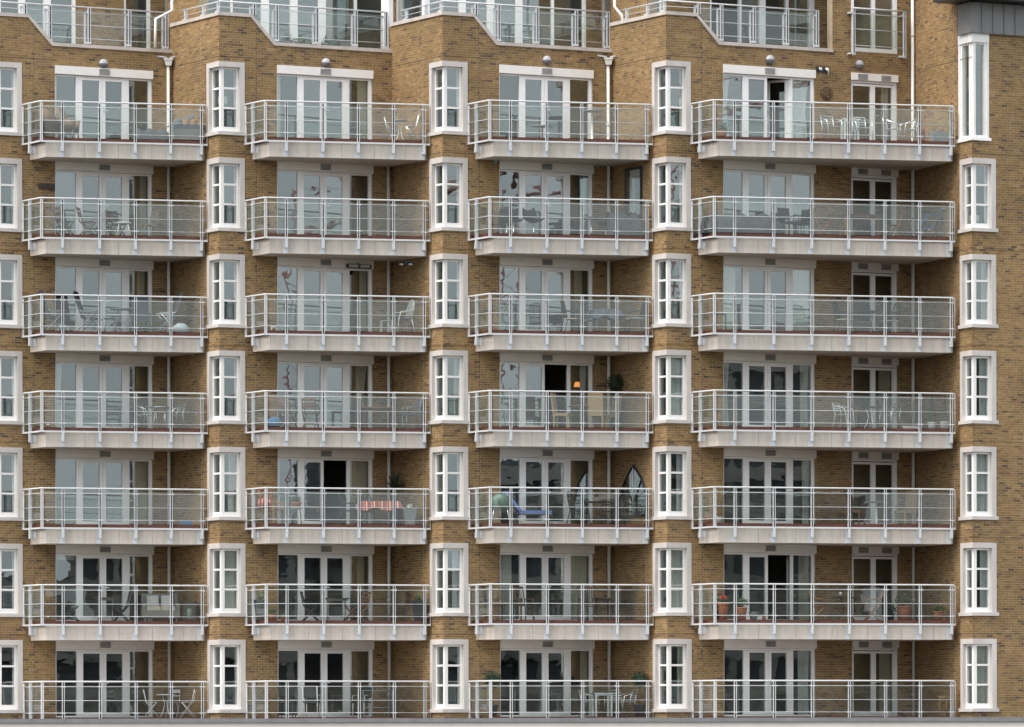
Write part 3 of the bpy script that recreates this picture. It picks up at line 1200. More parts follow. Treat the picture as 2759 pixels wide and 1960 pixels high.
for i, px, py in ((0, 280, 172), (1, 879.5, 170.5), (2, 1475, 165), (3, 2076, 164), (3, 2317, 178)):
    bulkhead(i, px, py)

# ------------------------------------------------------------------ parapets, terraces, penthouse
LOWT = EYE + 21.26
for i in range(4):
    F, Rr = FRONT[i], RET[i]
    uend = UF if i < 3 else 5.93
    m = MB()
    m.fr(F, -0.05, UD0 + 0.01, -0.33, 0.05, ZHI, ZHI + 0.105)
    link('parapet_coping', m.mesh('coping', 'coping'), building)
    m = MB()
    m.frpoly(F, [(UD0 + 0.012, ZHI + 0.104), (UD0 + 0.012, ZHI - 0.012), (UD1 - 0.012, ZLO), (UD1 + 0.06, ZLO + 0.104)], -0.33, 0.048)
    link('parapet_coping', m.mesh('coping', 'coping'), building)
    m = MB()
    m.fr(F, UD1 - 0.01, uend, -0.33, 0.05, ZLO, ZLO + 0.105)
    link('parapet_coping', m.mesh('coping', 'coping'), building)
    m = MB()
    m.fr(Rr, 0.33, RL + 0.04, -0.33, 0.05, ZHI, ZHI + 0.105)
    link('parapet_coping', m.mesh('coping', 'coping'), building)

PD = 2.2
PEN = {   # glazed stretches: (px0, px1, [mullions (px0, px1)], open leaf px range)
    0: [(-40, 207, [(0, 6), (56, 72), (123, 141), (200, 207)]), (337, 408, [(337, 343), (402, 408)])],
    1: [(543, 1062, [(543, 549), (627, 631), (709, 729), (787, 806), (863, 882), (961, 966), (1045, 1062)])],
    2: [(1146, 1582, [(1146, 1162), (1242, 1259), (1318, 1336), (1395, 1412), (1492, 1497), (1576, 1582)])],
    3: [(1750, 1787, [(1750, 1756), (1781, 1787)]), (1916, 2198, [(1916, 1921), (1996, 2002), (2050, 2067), (2122, 2129), (2184, 2198)])],
}
PC = {0: 0.0, 1: u_at(541, O[1], DF, -PD), 2: u_at(1144, O[2], DF, -PD), 3: u_at(1746, O[3], DF, -PD)}
for i in range(4):
    F = FRONT[i]
    G = Fr(F(0, -PD, 0)[:2], DF)
    u0 = PC[i]
    u1 = (UF + PC[i + 1] + 0.9) if i < 3 else 7.6
    holes = []
    for (a, b, mu) in PEN[i]:
        ua, ub = u_at(a, G.o), u_at(b, G.o)
        holes.append((ua, ub, D0 - 0.05, ZTOP - 0.1))
        m = MB()
        m.fr(G, ua, ub, -0.13, -0.03, D0, D0 + 0.10)
        for (c, d) in mu:
            uc, ud = max(u_at(c, G.o), ua), min(u_at(d, G.o), ub)
            m.fr(G, uc, ud, -0.14, -0.02, D0 + 0.10, ZTOP - 0.1)
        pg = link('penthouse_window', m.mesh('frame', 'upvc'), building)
        ed = [u_at((c + d) / 2, G.o) for c, d in mu]
        for q, (c, d) in enumerate(zip(ed[:-1], ed[1:])):
            if i == 3 and a == 1916 and q == 0:
                c = (c + d) / 2 - 0.1
                continue
            m = MB(); m.fr(G, c, d, -0.10, -0.08, D0 + 0.08, ZTOP - 0.12)
            link('pane', m.mesh('pane', 'pane'), pg)
    brick_wall(G, u0, u1, D0 - 0.05, ZTOP, holes, part='penthouse_wall', backU0=(u0 + 0.3 if i else u0))
    if i:
        Gr = Fr(G(u0, 0, 0)[:2], DR, flip=True)
        if i == 2:          # this return is glazed
            m = MB()
            m.fr(Gr, 0.0, 0.14, -0.14, -0.02, D0, ZTOP)
            m.fr(Gr, 1.55, 1.80, -0.14, -0.02, D0, ZTOP)
            m.fr(Gr, 0.14, 1.55, -0.13, -0.03, D0, D0 + 0.1)
            pg = link('penthouse_window', m.mesh('frame', 'upvc'), building)
            m = MB(); m.fr(Gr, 0.12, 1.57, -0.10, -0.08, D0 + 0.08, ZTOP - 0.1)
            link('pane', m.mesh('pane', 'pane'), pg)
            brick_wall(Gr, 1.80, 2.4, D0 - 0.05, ZTOP, [], part='penthouse_wall')
        else:
            brick_wall(Gr, 0, 2.4, D0 - 0.05, ZTOP, [], tone_shift=0.03, part='penthouse_wall')

HZ = EYE + 22.42
TPOSTS = {0: [71, 138, 243, 352, 452], 1: [688, 749, 857, 962, 1043], 2: [1286, 1347, 1451, 1556, 1641], 3: [1886, 1947, 2035, 2124, 2205]}
for i in range(4):
    F = FRONT[i]
    K = Fr(F(0, -0.16, 0)[:2], DF)
    us = [u_at(p, K.o) for p in TPOSTS[i]]
    m = MB()
    pts = []
    if i:
        for t in (2.95, 0.25):
            pts.append(RET[i](t, -0.12, HZ))
    else:
        pts.append(K(-1.0, 0, HZ))
    pts += [K(0.10, 0, HZ), K(us[-1] + 0.06, 0, HZ)]
    m.tube(pts, 0.026, 8)
    tr = link('terrace_railing', m.mesh('handrail', 'steel_paint'), building)
    for z in (HZ - 0.17, HZ - 0.55, HZ - 0.95):
        m = MB()
        if z > ZHI + 0.13:
            pp = ([RET[i](2.9, -0.12, z), RET[i](0.25, -0.12, z)] if i else [K(-1, 0, z)]) + [K(0.10, 0, z), K(us[-1], 0, z)]
        else:
            ua = 1.15 + (ZHI + 0.1 - z) / (ZHI - ZLO) * (UD1 - UD0)
            pp = [K(ua, 0, z), K(us[-1], 0, z)]
        m.tube(pp, 0.011, 6)
        link('cable', m.mesh('cable', 'steel_paint'), tr)
    for q, u in enumerate(us):
        m = MB()
        zb = LOWT + 0.05 if q else ZHI + 0.1
        for sg in (-1, 1):
            m.fr(K, u + sg * 0.036 - 0.012, u + sg * 0.036 + 0.012, -0.04, 0.035, zb, HZ - 0.01)
        # side arm that carries the post from behind the parapet
        if q:
            m.fr(K, u - 0.16, u - 0.11, -0.05, 0.0, zb - 0.1, HZ - 0.12)
            m.fr(K, u - 0.16, u - 0.02, -0.05, 0.0, HZ - 0.17, HZ - 0.12)
            m.fr(K, u - 0.16, u + 0.06, -0.05, 0.03, zb, zb + 0.06)
        else:
            m.fr(K, u - 0.15, u - 0.02, -0.05, 0.0, HZ - 0.14, HZ - 0.09)
            m.fr(K, u - 0.15, u - 0.11, -0.05, 0.0, zb, HZ - 0.1)
        m.cur = 1
        m.fr(K, u - 0.024, u + 0.024, -0.03, 0.0, zb, HZ - 0.03)
        link('post', m.mesh('post', 'steel_paint', 'dark'), tr)
    if i:
        for t in (0.35, 1.35, 2.6):
            m = MB()
            m.fr(RET[i], t - 0.02, t + 0.02, -0.20, -0.10, ZHI + 0.105, HZ)
            m.fr(RET[i], t - 0.02, t + 0.26, -0.20, -0.16, ZHI + 0.13, ZHI + 0.20)
            link('post', m.mesh('post', 'steel_paint'), tr)
    for a, b in zip(us[:-1], us[1:]):
        m = MB()
        if a == us[0]:
            m.frpoly(K, [(a + 0.06, ZHI + 0.10), (b - 0.18, ZLO + 0.30), (b - 0.06, ZLO + 0.20), (b - 0.06, HZ - 0.09), (a + 0.06, HZ - 0.09)], -0.035, -0.024)
        else:
            m.fr(K, a + 0.06, b - 0.06, -0.035, -0.024, LOWT + 0.06, HZ - 0.09)
        link('glass_panel', m.mesh('glass', 'rail_glass'), tr)
    if i == 1:      # white end screen at the right end of the second terrace
        m = MB()
        m.fr(K, us[-1] + 0.10, us[-1] + 0.26, -0.5, -0.02, LOWT - 0.05, ZTOP)
        link('end_screen', m.mesh('screen', 'upvc'), tr)
        m = MB()
        m.fr(K, us[-1] + 0.05, us[-1] + 0.34, -0.1, 0.10, LOWT - 0.02, LOWT + 0.03)
        m.fr(K, us[-1] + 0.28, us[-1] + 0.36, -0.1, 0.10, LOWT + 0.55, LOWT + 0.60)
        link('screen_bracket', m.mesh('bracket', 'white_metal'), tr)
# swan-neck rain pipes beside the penthouse
for i, px in ((0, 467), (2, 1659)):
    y = 2.4
    x = x_at(px, y)
    m = MB()
    m.tube([(x, y, ZTOP), (x, y, z_at(28 if i == 0 else 20, y)), (x + (-0.50 if i == 0 else 0.22), y - 0.05, z_at(52 if i == 0 else 44, y)),
            (x + (-0.52 if i == 0 else 0.24), y - 0.05, z_at(130 if i == 0 else 60, y))], 0.045, 8)
    link('rain_pipe', m.mesh('pipe', 'upvc'), building)
    if i == 0:
        pass

# french window with guard rail in the flush upper wall of the wide bay
F = FRONT[3]
m = MB()
zz = EYE + 21.24
m.fr(F, U2[0], U2[1], -0.13, 0.015, zz, zz + 0.12)
m.fr(F, U2[0], U2[0] + 0.10, -0.13, 0.01, zz + 0.12, ZTOP)
m.fr(F, U2[1] - 0.10, U2[1], -0.13, 0.01, zz + 0.12, ZTOP)
cu = (U2[0] + U2[1]) / 2
m.fr(F, cu - 0.045, cu + 0.045, -0.13, 0.0, zz + 0.12, ZTOP)
fw = link('french_window', m.mesh('frame', 'upvc'), building)
for a, b in ((U2[0] + 0.09, cu - 0.04), (cu + 0.04, U2[1] - 0.09)):
    m = MB(); m.fr(F, a, b, -0.09, -0.07, zz + 0.1, ZTOP - 0.1)
    link('pane', m.mesh('pane', 'pane'), fw)
m = MB()
ga, gb = U2[0] - 0.02, U2[1] + 0.16
m.tube([F(ga - 0.06, 0.20, HZ + 0.12), F(gb + 0.06, 0.20, HZ + 0.12)], 0.026, 8)
gr = link('guard_rail', m.mesh('handrail', 'steel_paint'), building)
for u in (ga, gb):
    m = MB()
    for sg in (-1, 1):
        m.fr(F, u + sg * 0.035 - 0.011, u + sg * 0.035 + 0.011, 0.15, 0.22, zz - 0.15, HZ + 0.11)
    for z in (zz - 0.12, HZ - 0.05):
        m.fr(F, u - 0.12, u + 0.02, 0.0, 0.2, z, z + 0.05)
    m.cur = 1
    m.fr(F, u - 0.024, u + 0.024, 0.16, 0.19, zz - 0.1, HZ + 0.08)
    link('post', m.mesh('post', 'steel_paint', 'dark'), gr)
for z in (HZ - 0.05, HZ - 0.52, zz + 0.16):
    m = MB(); m.tube([F(ga, 0.2, z), F(gb, 0.2, z)], 0.011, 6)
    link('cable', m.mesh('cable', 'steel_paint'), gr)
m = MB(); m.fr(F, ga + 0.06, gb - 0.06, 0.16, 0.172, zz + 0.1, HZ + 0.02)
link('glass_panel', m.mesh('glass', 'rail_glass'), gr)

# ------------------------------------------------------------------ inside: floors, party walls, back walls
for i in range(5):
    F = FRONT[i]
    U1 = [UF, UF, UF, I4U, 7.4][i]
    m = MB()
    if i == 4:
        m.fr(F, 1.3, U1 + 0.02, -2.7, -2.5, ZBASE, EYE + 21.5)
        link('inner_wall', m.mesh('inner', 'plaster'), building)
        for k in range(0, 8):
            m = MB()
            m.fr(F, 0.9, U1, -2.49, -0.31, deck(k) - 0.34, deck(k) - 0.01)
            link('floor_slab', m.mesh('floor', 'plaster'), building)
        continue
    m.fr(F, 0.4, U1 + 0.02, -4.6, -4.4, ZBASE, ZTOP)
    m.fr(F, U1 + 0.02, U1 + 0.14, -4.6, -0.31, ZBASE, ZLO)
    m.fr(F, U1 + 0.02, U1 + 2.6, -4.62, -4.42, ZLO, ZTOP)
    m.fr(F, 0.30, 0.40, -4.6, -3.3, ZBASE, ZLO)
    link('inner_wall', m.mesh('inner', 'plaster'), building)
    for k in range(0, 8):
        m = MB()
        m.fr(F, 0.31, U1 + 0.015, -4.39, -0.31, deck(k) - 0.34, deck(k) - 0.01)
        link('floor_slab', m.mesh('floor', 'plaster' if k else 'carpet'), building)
    m = MB()
    m.fr(F, -0.2, U1 + 2.0, -4.6, -PD - 0.0 if i < 3 else -0.31, ZTOP, ZTOP + 0.25)
    link('roof_slab', m.mesh('roof', 'concrete'), building)

# ------------------------------------------------------------------ podium in front, river, far bank
PY = -4.0
pod = MB()
zc1 = z_at(1936.5, PY)
zc0 = z_at(1947.5, PY)
pod.bb(-24, 26, PY, -1.2, 0.0, zc0 - 0.001)
podium = link('podium_wall', pod.mesh('podium', 'render'), None)
tag(podium, 'pale rendered podium wall with grey metal coping along the bottom edge', 'wall')
x = -23.4
while x < 25:
    m = MB()
    m.bb(x, x + 1.008, PY - 0.06, PY + 0.5, zc0, zc1)
    m.bb(x + 1.0, x + 1.03, PY - 0.068, PY + 0.49, zc0 - 0.004, zc1 + 0.006)
    link('coping_piece', m.mesh('coping', 'flashing'), podium)
    x += 1.021
g = MB()
g._add([(-3000, -3000, 0), (3000, -3000, 0), (3000, 3000, 0), (-3000, 3000, 0)], [(0, 1, 2, 3)])
struct(link('river', g.mesh('river', 'water'), None))

# far waterfront to the right of the viewpoint: it shows in the window and balcony glass
def far_block(ang, w, h, dist, cw, cb, label, name='far_building', cat='building', step=3.2):
    a = math.radians(ang)
    x, y = math.sin(a) * dist, -math.cos(a) * dist
    m = MB()
    m.box((0, 0, (EYE + h) / 2), (w, 16, EYE + h))
    o = link(name, m.mesh('far', cw), None, (x, y, 0), a)
    tag(o, label, cat, 'buildings across the water, seen as reflections')
    m = MB()
    z = 3.0
    while z < EYE + h:
        m.box((0, 0, z), (w + 0.8, 17.4, 1.1), None)
        z += step
    x0 = -w / 2
    while x0 < w / 2:
        m.box((x0, 0, (EYE + h) / 2), (0.7, 17.0, EYE + h - 0.3))
        x0 += 3.4
    link('floor_bands', m.mesh('bands', cb), o)
    return o
far_block(50.6, 26, 15, 350, 'facade_far_dark', 'facade_far', 'low dark apartment block far across the water on the far bank')
far_block(54.2, 18, 19, 352, 'facade_far_dark', 'facade_far', 'dark mid-rise block with pale floor bands across the water')
far_block(56.4, 9, 26, 366, 'facade_far', 'facade_far_dark', 'slim pale tower across the water')
far_block(57.3, 10, 15, 345, 'facade_far_dark', 'facade_far', 'short dark block beside the slim tower across the water')
far_block(59.0, 13, 25, 350, 'facade_far_dark', 'facade_far', 'banded office block across the water')
far_block(61.3, 17, 37, 356, 'facade_far_glass', 'facade_far', 'tall glass tower with pale bands across the water')
far_block(64.5, 18, 33, 350, 'facade_far_glass', 'facade_far_dark', 'dark glass tower at the end of the far bank')
far_block(70.0, 40, 26, 350, 'facade_far_dark', 'facade_far', 'long dark block at the right end of the far bank')
far_block(25.5, 34, 17, 352, 'facade_far_dark', 'facade_far', 'long low block nearest the viewpoint across the water')
far_block(31.0, 30, 22, 352, 'facade_far_dark', 'facade_far', 'wide dark warehouse across the water')
far_block(36.0, 26, 14, 352, 'facade_far', 'facade_far_dark', 'pale low block across the water')
far_block(41.0, 30, 12, 352, 'facade_far_dark', 'facade_far', 'flat roofed dark shed across the water')
far_block(45.8, 24, 16, 352, 'facade_far', 'facade_far_dark', 'pale block with dark bands across the water')
far_block(19.0, 40, 13, 352, 'facade_far_dark', 'facade_far', 'low block left of the long low block across the water')

far_block(58.0, 240, 9.5, 430, 'facade_far_dark', 'facade_far', 'long low filler block added behind the towers to close reflected sky gaps')  # added filler out of view, hides low sky from the mirrored glass
far_block(30.0, 200, 9.5, 430, 'facade_far_dark', 'facade_far', 'long low filler block added nearest the viewpoint to close reflected sky gaps')  # second added filler, does the same for the balcony glass
def crane(ang, dist, h, jib, label):
    a = math.radians(ang)
    m = MB()
    for x in (-.9, .9):
        for y in (-.9, .9):
            m.tube([(x, y, 0), (x, y, h)], .11, 4)
    z = 0
    sg = 1
    while z < h - 2:
        m.tube([(-.9 * sg, -.9, z), (.9 * sg, -.9, z + 2)], .06, 3)
        sg, z = -sg, z + 2
    o = link('far_crane', m.mesh('mast', 'crane_red'), None, (math.sin(a) * dist, -math.cos(a) * dist, 0), a)
    tag(o, label, 'crane', 'cranes across the water, seen as reflections')
    m = MB()
    m.tube([(-jib * .3, 0, h), (jib, 0, h + jib * .5)], .35, 4)
    m.tube([(0, 0, h), (0, 0, h + 7)], .2, 4)
    m.tube([(0, 0, h + 7), (jib * .8, 0, h + jib * .42)], .07, 3)
    link('jib', m.mesh('jib', 'crane_red'), o)
crane(55.7, 420, 58, 16, 'red lattice crane with raised jib across the water')
crane(58.3, 430, 66, 14, 'second red lattice crane across the water')
crane(60.2, 440, 70, 18, 'tallest red lattice crane across the water')
crane(57.1, 450, 60, 15, 'red lattice crane between the towers across the water')

# ------------------------------------------------------------------ furniture kits: lists of (part name, mesh)
KITS = {}
def kit(fn, *a):
    key = (fn.__name__, a)
    if key not in KITS:
        KITS[key] = fn(*a)
    return KITS[key]
def RX(d): return Matrix.Rotation(math.radians(d), 3, 'X')
def RY(d): return Matrix.Rotation(math.radians(d), 3, 'Y')

def folding_chair(wood, arms=False):
    P = []
    m = MB()
    for j in range(6):
        m.box((0, -0.19 + j * 0.075, 0.45), (0.42, 0.06, 0.018))
    P.append(('seat', m.mesh('seat', wood)))
    for sx in (-0.20, 0.20):
        m = MB(); m.tube([(sx, -0.22, 0.0), (sx, 0.20, 0.46), (sx, 0.30, 0.90)], 0.022, 5)
        P.append(('leg', m.mesh('leg', wood)))
        m = MB(); m.tube([(sx * 0.88, 0.24, 0.0), (sx * 0.88, -0.20, 0.44)], 0.020, 5)
        P.append(('leg', m.mesh('leg', wood)))
        if arms:
            m = MB(); m.tube([(sx * 1.12, 0.24, 0.66), (sx * 1.12, -0.16, 0.64), (sx * 1.12, -0.18, 0.44)], 0.018, 5)
            P.append(('armrest', m.mesh('arm', wood)))
    for z in (0.62, 0.72, 0.85):
        m = MB(); m.box((0, 0.235 + (z - 0.62) * 0.22, z), (0.42, 0.022, 0.078), RX(12))
        P.append(('back_slat', m.mesh('slat', wood)))
    m = MB(); m.box((0, 0.12, 0.13), (0.38, 0.02, 0.03))
    P.append(('stretcher', m.mesh('stretcher', wood)))
    return P

def slatted_chair(wood):
    P = []
    m = MB()
    for j in range(6):
        m.box((0, -0.20 + j * 0.08, 0.44), (0.48, 0.065, 0.02))
    P.append(('seat', m.mesh('seat', wood)))
    for sx in (-0.25, 0.25):
        m = MB(); m.box((sx, -0.20, 0.32), (0.045, 0.045, 0.64))
        P.append(('leg', m.mesh('leg', wood)))
        m = MB(); m.tube([(sx, 0.18, 0), (sx, 0.20, 0.45), (sx, 0.33, 1.02)], 0.024, 4)
        P.append(('leg', m.mesh('leg', wood)))
        m = MB(); m.box((sx, 0.0, 0.65), (0.06, 0.46, 0.025))
        P.append(('armrest', m.mesh('arm', wood)))
    for j in range(7):
        x = -0.18 + j * 0.06
        m = MB(); m.tube([(x, 0.215, 0.50), (x, 0.325, 0.98)], 0.014, 4)
        P.append(('back_slat', m.mesh('slat', wood)))
    m = MB()
    m.box((0, 0.33, 1.0), (0.50, 0.03, 0.07)); m.box((0, 0.21, 0.50), (0.46, 0.03, 0.05))
    P.append(('back_rail', m.mesh('rail', wood)))
    return P

def bistro_chair(metal):
    P = []
    m = MB(); m.lathe([(0.0, 0.0), (0.19, 0.0), (0.20, 0.012), (0.0, 0.02)], 14, (0, 0, 0.45))
    P.append(('seat', m.mesh('seat', metal)))
    for sx in (-0.17, 0.17):
        m = MB(); m.tube([(sx, -0.22, 0), (sx, 0.16, 0.46), (sx, 0.24, 0.84)], 0.011, 6)
        P.append(('leg', m.mesh('leg', metal)))
        m = MB(); m.tube([(sx * 0.9, 0.22, 0), (sx * 0.9, -0.16, 0.46)], 0.011, 6)
        P.append(('leg', m.mesh('leg', metal)))
    m = MB(); m.box((0, 0.245, 0.80), (0.34, 0.012, 0.10), RX(8))
    m.box((0, 0.205, 0.66), (0.34, 0.010, 0.03), RX(8))
    P.append(('backrest', m.mesh('back', metal)))
    return P

def tube_armchair(metal):
    """stacking cafe chair with bent tube arms and slatted seat"""
    P = []
    m = MB()
    for j in range(6):
        m.box((0, -0.18 + j * 0.075, 0.45), (0.40, 0.055, 0.012))
    P.append(('seat', m.mesh('seat', metal)))
    for sx in (-1, 1):
        m = MB()
        m.tube([(sx * 0.27, -0.24, 0), (sx * 0.255, -0.20, 0.45), (sx * 0.275, -0.16, 0.62), (sx * 0.28, 0.05, 0.69), (sx * 0.24, 0.24, 0.74)], 0.014, 6)
        P.append(('arm_tube', m.mesh('arm', metal)))
        m = MB(); m.tube([(sx * 0.24, 0.27, 0), (sx * 0.21, 0.19, 0.45), (sx * 0.22, 0.28, 0.80)], 0.014, 6)
        P.append(('leg', m.mesh('leg', metal)))
    pts = []
    for j in range(9):
        q = math.pi * j / 8
        pts.append((0.23 * math.cos(q), 0.27 + 0.05 * math.sin(q), 0.78 + 0.03 * math.sin(q)))
    m = MB(); m.tube(pts, 0.014, 6)
    P.append(('back_hoop', m.mesh('hoop', metal)))
    for z in (0.58, 0.65, 0.72):
        m = MB(); m.box((0, 0.255 + (z - .58) * .15, z), (0.42, 0.012, 0.045), RX(8))
        P.append(('back_slat', m.mesh('slat', metal)))
    return P

def mesh_chair(metal, cushion=None):
    """garden chair with tall rounded open back"""
    P = []
    m = MB(); m.box((0, 0, 0.44), (0.46, 0.46, 0.03))
    P.append(('seat', m.mesh('seat', cushion or metal)))
    pts = [(-0.22, 0.22, 0.45), (-0.24, 0.29, 0.80), (-0.17, 0.33, 0.99), (0, 0.345, 1.04), (0.17, 0.33, 0.99), (0.24, 0.29, 0.80), (0.22, 0.22, 0.45)]
    m = MB(); m.tube(pts, 0.016, 6)
    for x in (-0.14, -0.07, 0, 0.07, 0.14):
        m.tube([(x, 0.225, 0.47), (x, 0.30, 0.82), (x * 0.9, 0.335, 1.0)], 0.009, 4)
    for z in (0.6, 0.74, 0.88):
        m.tube([(-0.23, 0.23 + (z - .45) * .17, z), (0.23, 0.23 + (z - .45) * .17, z)], 0.008, 4)
    P.append(('backrest', m.mesh('back', metal)))
    for sx in (-1, 1):
        m = MB(); m.tube([(sx * 0.27, -0.26, 0), (sx * 0.24, -0.21, 0.45), (sx * 0.29, -0.16, 0.66), (sx * 0.28, 0.10, 0.67), (sx * 0.24, 0.27, 0.70)], 0.014, 6)
        P.append(('arm_tube', m.mesh('arm', metal)))
        m = MB(); m.tube([(sx * 0.22, 0.22, 0.45), (sx * 0.25, 0.33, 0.0)], 0.014, 6)
        P.append(('leg', m.mesh('leg', metal)))
    return P

def recliner(cloth, metal):
    P = []
    m = MB(); m.box((0, 0.36, 0.82), (0.50, 0.05, 0.82), RX(-18))
    m.box((0, 0.475, 1.19), (0.40, 0.07, 0.14), RX(-18))
    P.append(('backrest', m.mesh('back', cloth)))
    m = MB(); m.box((0, -0.02, 0.44), (0.50, 0.52, 0.05), RX(6))
    P.append(('seat', m.mesh('seat', cloth)))
    for sx in (-0.28, 0.28):
        m = MB(); m.tube([(sx, -0.30, 0), (sx, 0.20, 0.60), (sx, 0.30, 0.70)], 0.015, 6)
        P.append(('leg', m.mesh('leg', metal)))
        m = MB(); m.tube([(sx, 0.40, 0), (sx, -0.16, 0.62)], 0.015, 6)
        P.append(('leg', m.mesh('leg', metal)))
        m = MB(); m.box((sx, 0.04, 0.65), (0.05, 0.50, 0.025))
        P.append(('armrest', m.mesh('arm', metal)))
    m = MB(); m.box((0, -0.05, 0.14), (0.54, 0.02, 0.02))
    P.append(('stretcher', m.mesh('bar', metal)))
    return P

def tub_chair(wick, tall=0.86):
    """rounded basket armchair: low arms sweep up into a rounded back"""
    P = []
    m = MB()
    n = 17
    inn, out = [], []
    for j in range(n):
        q = math.radians(-62 + (304) * j / (n - 1))
        hgt = 0.60 + (tall - 0.60) * max(0, math.sin(q)) ** 1.5
        inn.append((0.27 * math.cos(q), 0.27 * math.sin(q) + 0.02, hgt))
        out.append((0.34 * math.cos(q), 0.33 * math.sin(q) + 0.02, hgt))
    V, Fc = [], []
    for a, b in zip(inn, out):
        V += [(a[0], a[1], 0.30), (a[0], a[1] + 0.03 * (a[2] - .6), a[2]), (b[0] * 1.03, b[1] * 1.03 + 0.12 * max(0, a[2] - .6), b[2]), (b[0] * 0.9, b[1] * 0.9, 0.20)]
    for j in range(n - 1):
        a = j * 4
        for k in range(4):
            k2 = (k + 1) % 4
            Fc.append((a + k, a + k2, a + 4 + k2, a + 4 + k))
    Fc += [(3, 2, 1, 0), ((n - 1) * 4, (n - 1) * 4 + 1, (n - 1) * 4 + 2, (n - 1) * 4 + 3)]
    m._add(V, Fc, True)
    P.append(('backrest', m.mesh('shell', wick)))
    m = MB(); m.lathe([(0.0, 0), (0.27, 0), (0.29, 0.06), (0.27, 0.12), (0, 0.13)], 14, (0, -0.02, 0.30))
    P.append(('seat', m.mesh('seat', wick)))
    for x, y in ((-.22, -.2), (.22, -.2), (-.2, .22), (.2, .22)):
        m = MB(); m.tube([(x, y, 0), (x * 0.92, y * 0.92, 0.32)], 0.022, 6)
        P.append(('leg', m.mesh('leg', wick)))
    return P

def shell_chair(mat, stem):
    """moulded swivel chair on a column foot"""
    P = []
    m = MB()
    prof = [(-0.26, 0.47), (-0.20, 0.43), (0.05, 0.42), (0.20, 0.47), (0.30, 0.62), (0.36, 0.80)]
    V, Fc = [], []
    for y, z in prof:
        w = 0.25 if z < 0.5 else 0.27 - (z - 0.5) * 0.25
        for x in (-w, -w * .5, 0, w * .5, w):
            V.append((x, y - (abs(x) / w) ** 2 * 0.05 * (1 if z > .5 else 0), z + (abs(x) / w) ** 2 * 0.10))
    nb = len(V)
    V += [(x, y + 0.02, z - 0.03) for x, y, z in V]
    for a in range(len(prof) - 1):
        for b in range(4):
            i0 = a * 5 + b
            Fc.append((i0, i0 + 1, i0 + 6, i0 + 5))
            Fc.append((nb + i0 + 5, nb + i0 + 6, nb + i0 + 1, nb + i0))
    m._add(V, Fc, True)
    P.append(('shell', m.mesh('shell', mat)))
    m = MB(); m.lathe([(0.0, 0), (0.22, 0), (0.20, 0.02), (0.03, 0.05), (0.028, 0.42), (0.06, 0.43), (0, 0.44)], 14)
    P.append(('foot', m.mesh('foot', stem)))
    return P

def parsons_chair(wick):
    """high-backed woven dining chair"""
    P = []
    m = MB(); m.box((0, 0, 0.43), (0.46, 0.48, 0.09))
    P.append(('seat', m.mesh('seat', wick)))
    m = MB(); m.box((0, 0.25, 0.76), (0.46, 0.06, 0.62), RX(-7))
    m.box((0, 0.285, 1.06), (0.44, 0.075, 0.05), RX(-7))
    P.append(('backrest', m.mesh('back', wick)))
    for x, y in ((-.2, -.2), (.2, -.2), (-.2, .2), (.2, .2)):
        m = MB(); m.taper((x, y, 0), (0.04, 0.04), (0.055, 0.055), 0.39)
        P.append(('leg', m.mesh('leg', wick)))
    return P

def simple_chair(frame, cloth):
    P = []
    m = MB(); m.box((0, 0, 0.45), (0.45, 0.44, 0.05))
    P.append(('seat', m.mesh('seat', cloth)))
    m = MB(); m.box((0, 0.23, 0.74), (0.44, 0.03, 0.34), RX(-9))
    P.append(('backrest', m.mesh('back', cloth)))
    for x, y, h in ((-.2, -.2, .43), (.2, -.2, .43)):
        m = MB(); m.tube([(x, y, 0), (x, y, h)], 0.016, 6)
        P.append(('leg', m.mesh('leg', frame)))
    for x in (-.22, .22):
        m = MB(); m.tube([(x, 0.24, 0), (x, 0.20, .45), (x, .27, .93)], 0.016, 6)
        P.append(('leg', m.mesh('leg', frame)))
        m = MB(); m.tube([(x, 0.22, .66), (x, -.18, .66), (x, -.2, .43)], 0.014, 6)
        P.append(('armrest', m.mesh('arm', frame)))
    return P

def round_table(top, leg, r=0.36, h=0.72, style='three'):
    P = []
    m = MB(); m.lathe([(0, 0), (r - 0.01, 0), (r, 0.012), (r - 0.005, 0.028), (0, 0.03)], 22, (0, 0, h - 0.03))
    P.append(('table_top', m.mesh('top', top)))
    if style == 'pedestal':
        m = MB(); m.lathe([(0, 0), (r * 0.62, 0), (r * 0.6, 0.02), (0.035, 0.05), (0.03, h - 0.05), (0.09, h - 0.032), (0, h - 0.031)], 14)
        P.append(('pedestal', m.mesh('pedestal', leg)))
    elif style == 'splay':
        for j in range(4):
            q = math.pi / 4 + j * math.pi / 2
            m = MB(); m.tube([(r * 0.85 * math.cos(q), r * 0.85 * math.sin(q), 0), (r * 0.55 * math.cos(q), r * 0.55 * math.sin(q), h - 0.03)], 0.015, 6)
            P.append(('leg', m.mesh('leg', leg)))
    else:
        for j in range(4):
            q = math.pi / 4 + j * math.pi / 2
            c, s_ = math.cos(q), math.sin(q)
            m = MB(); m.tube([(r * 0.8 * c, r * 0.8 * s_, 0), (r * 0.35 * c, r * 0.35 * s_, h * 0.3), (r * 0.16 * c, r * 0.16 * s_, h * 0.6), (r * 0.5 * c, r * 0.5 * s_, h - 0.03)], 0.012, 6)
            P.append(('leg', m.mesh('leg', leg)))
    return P

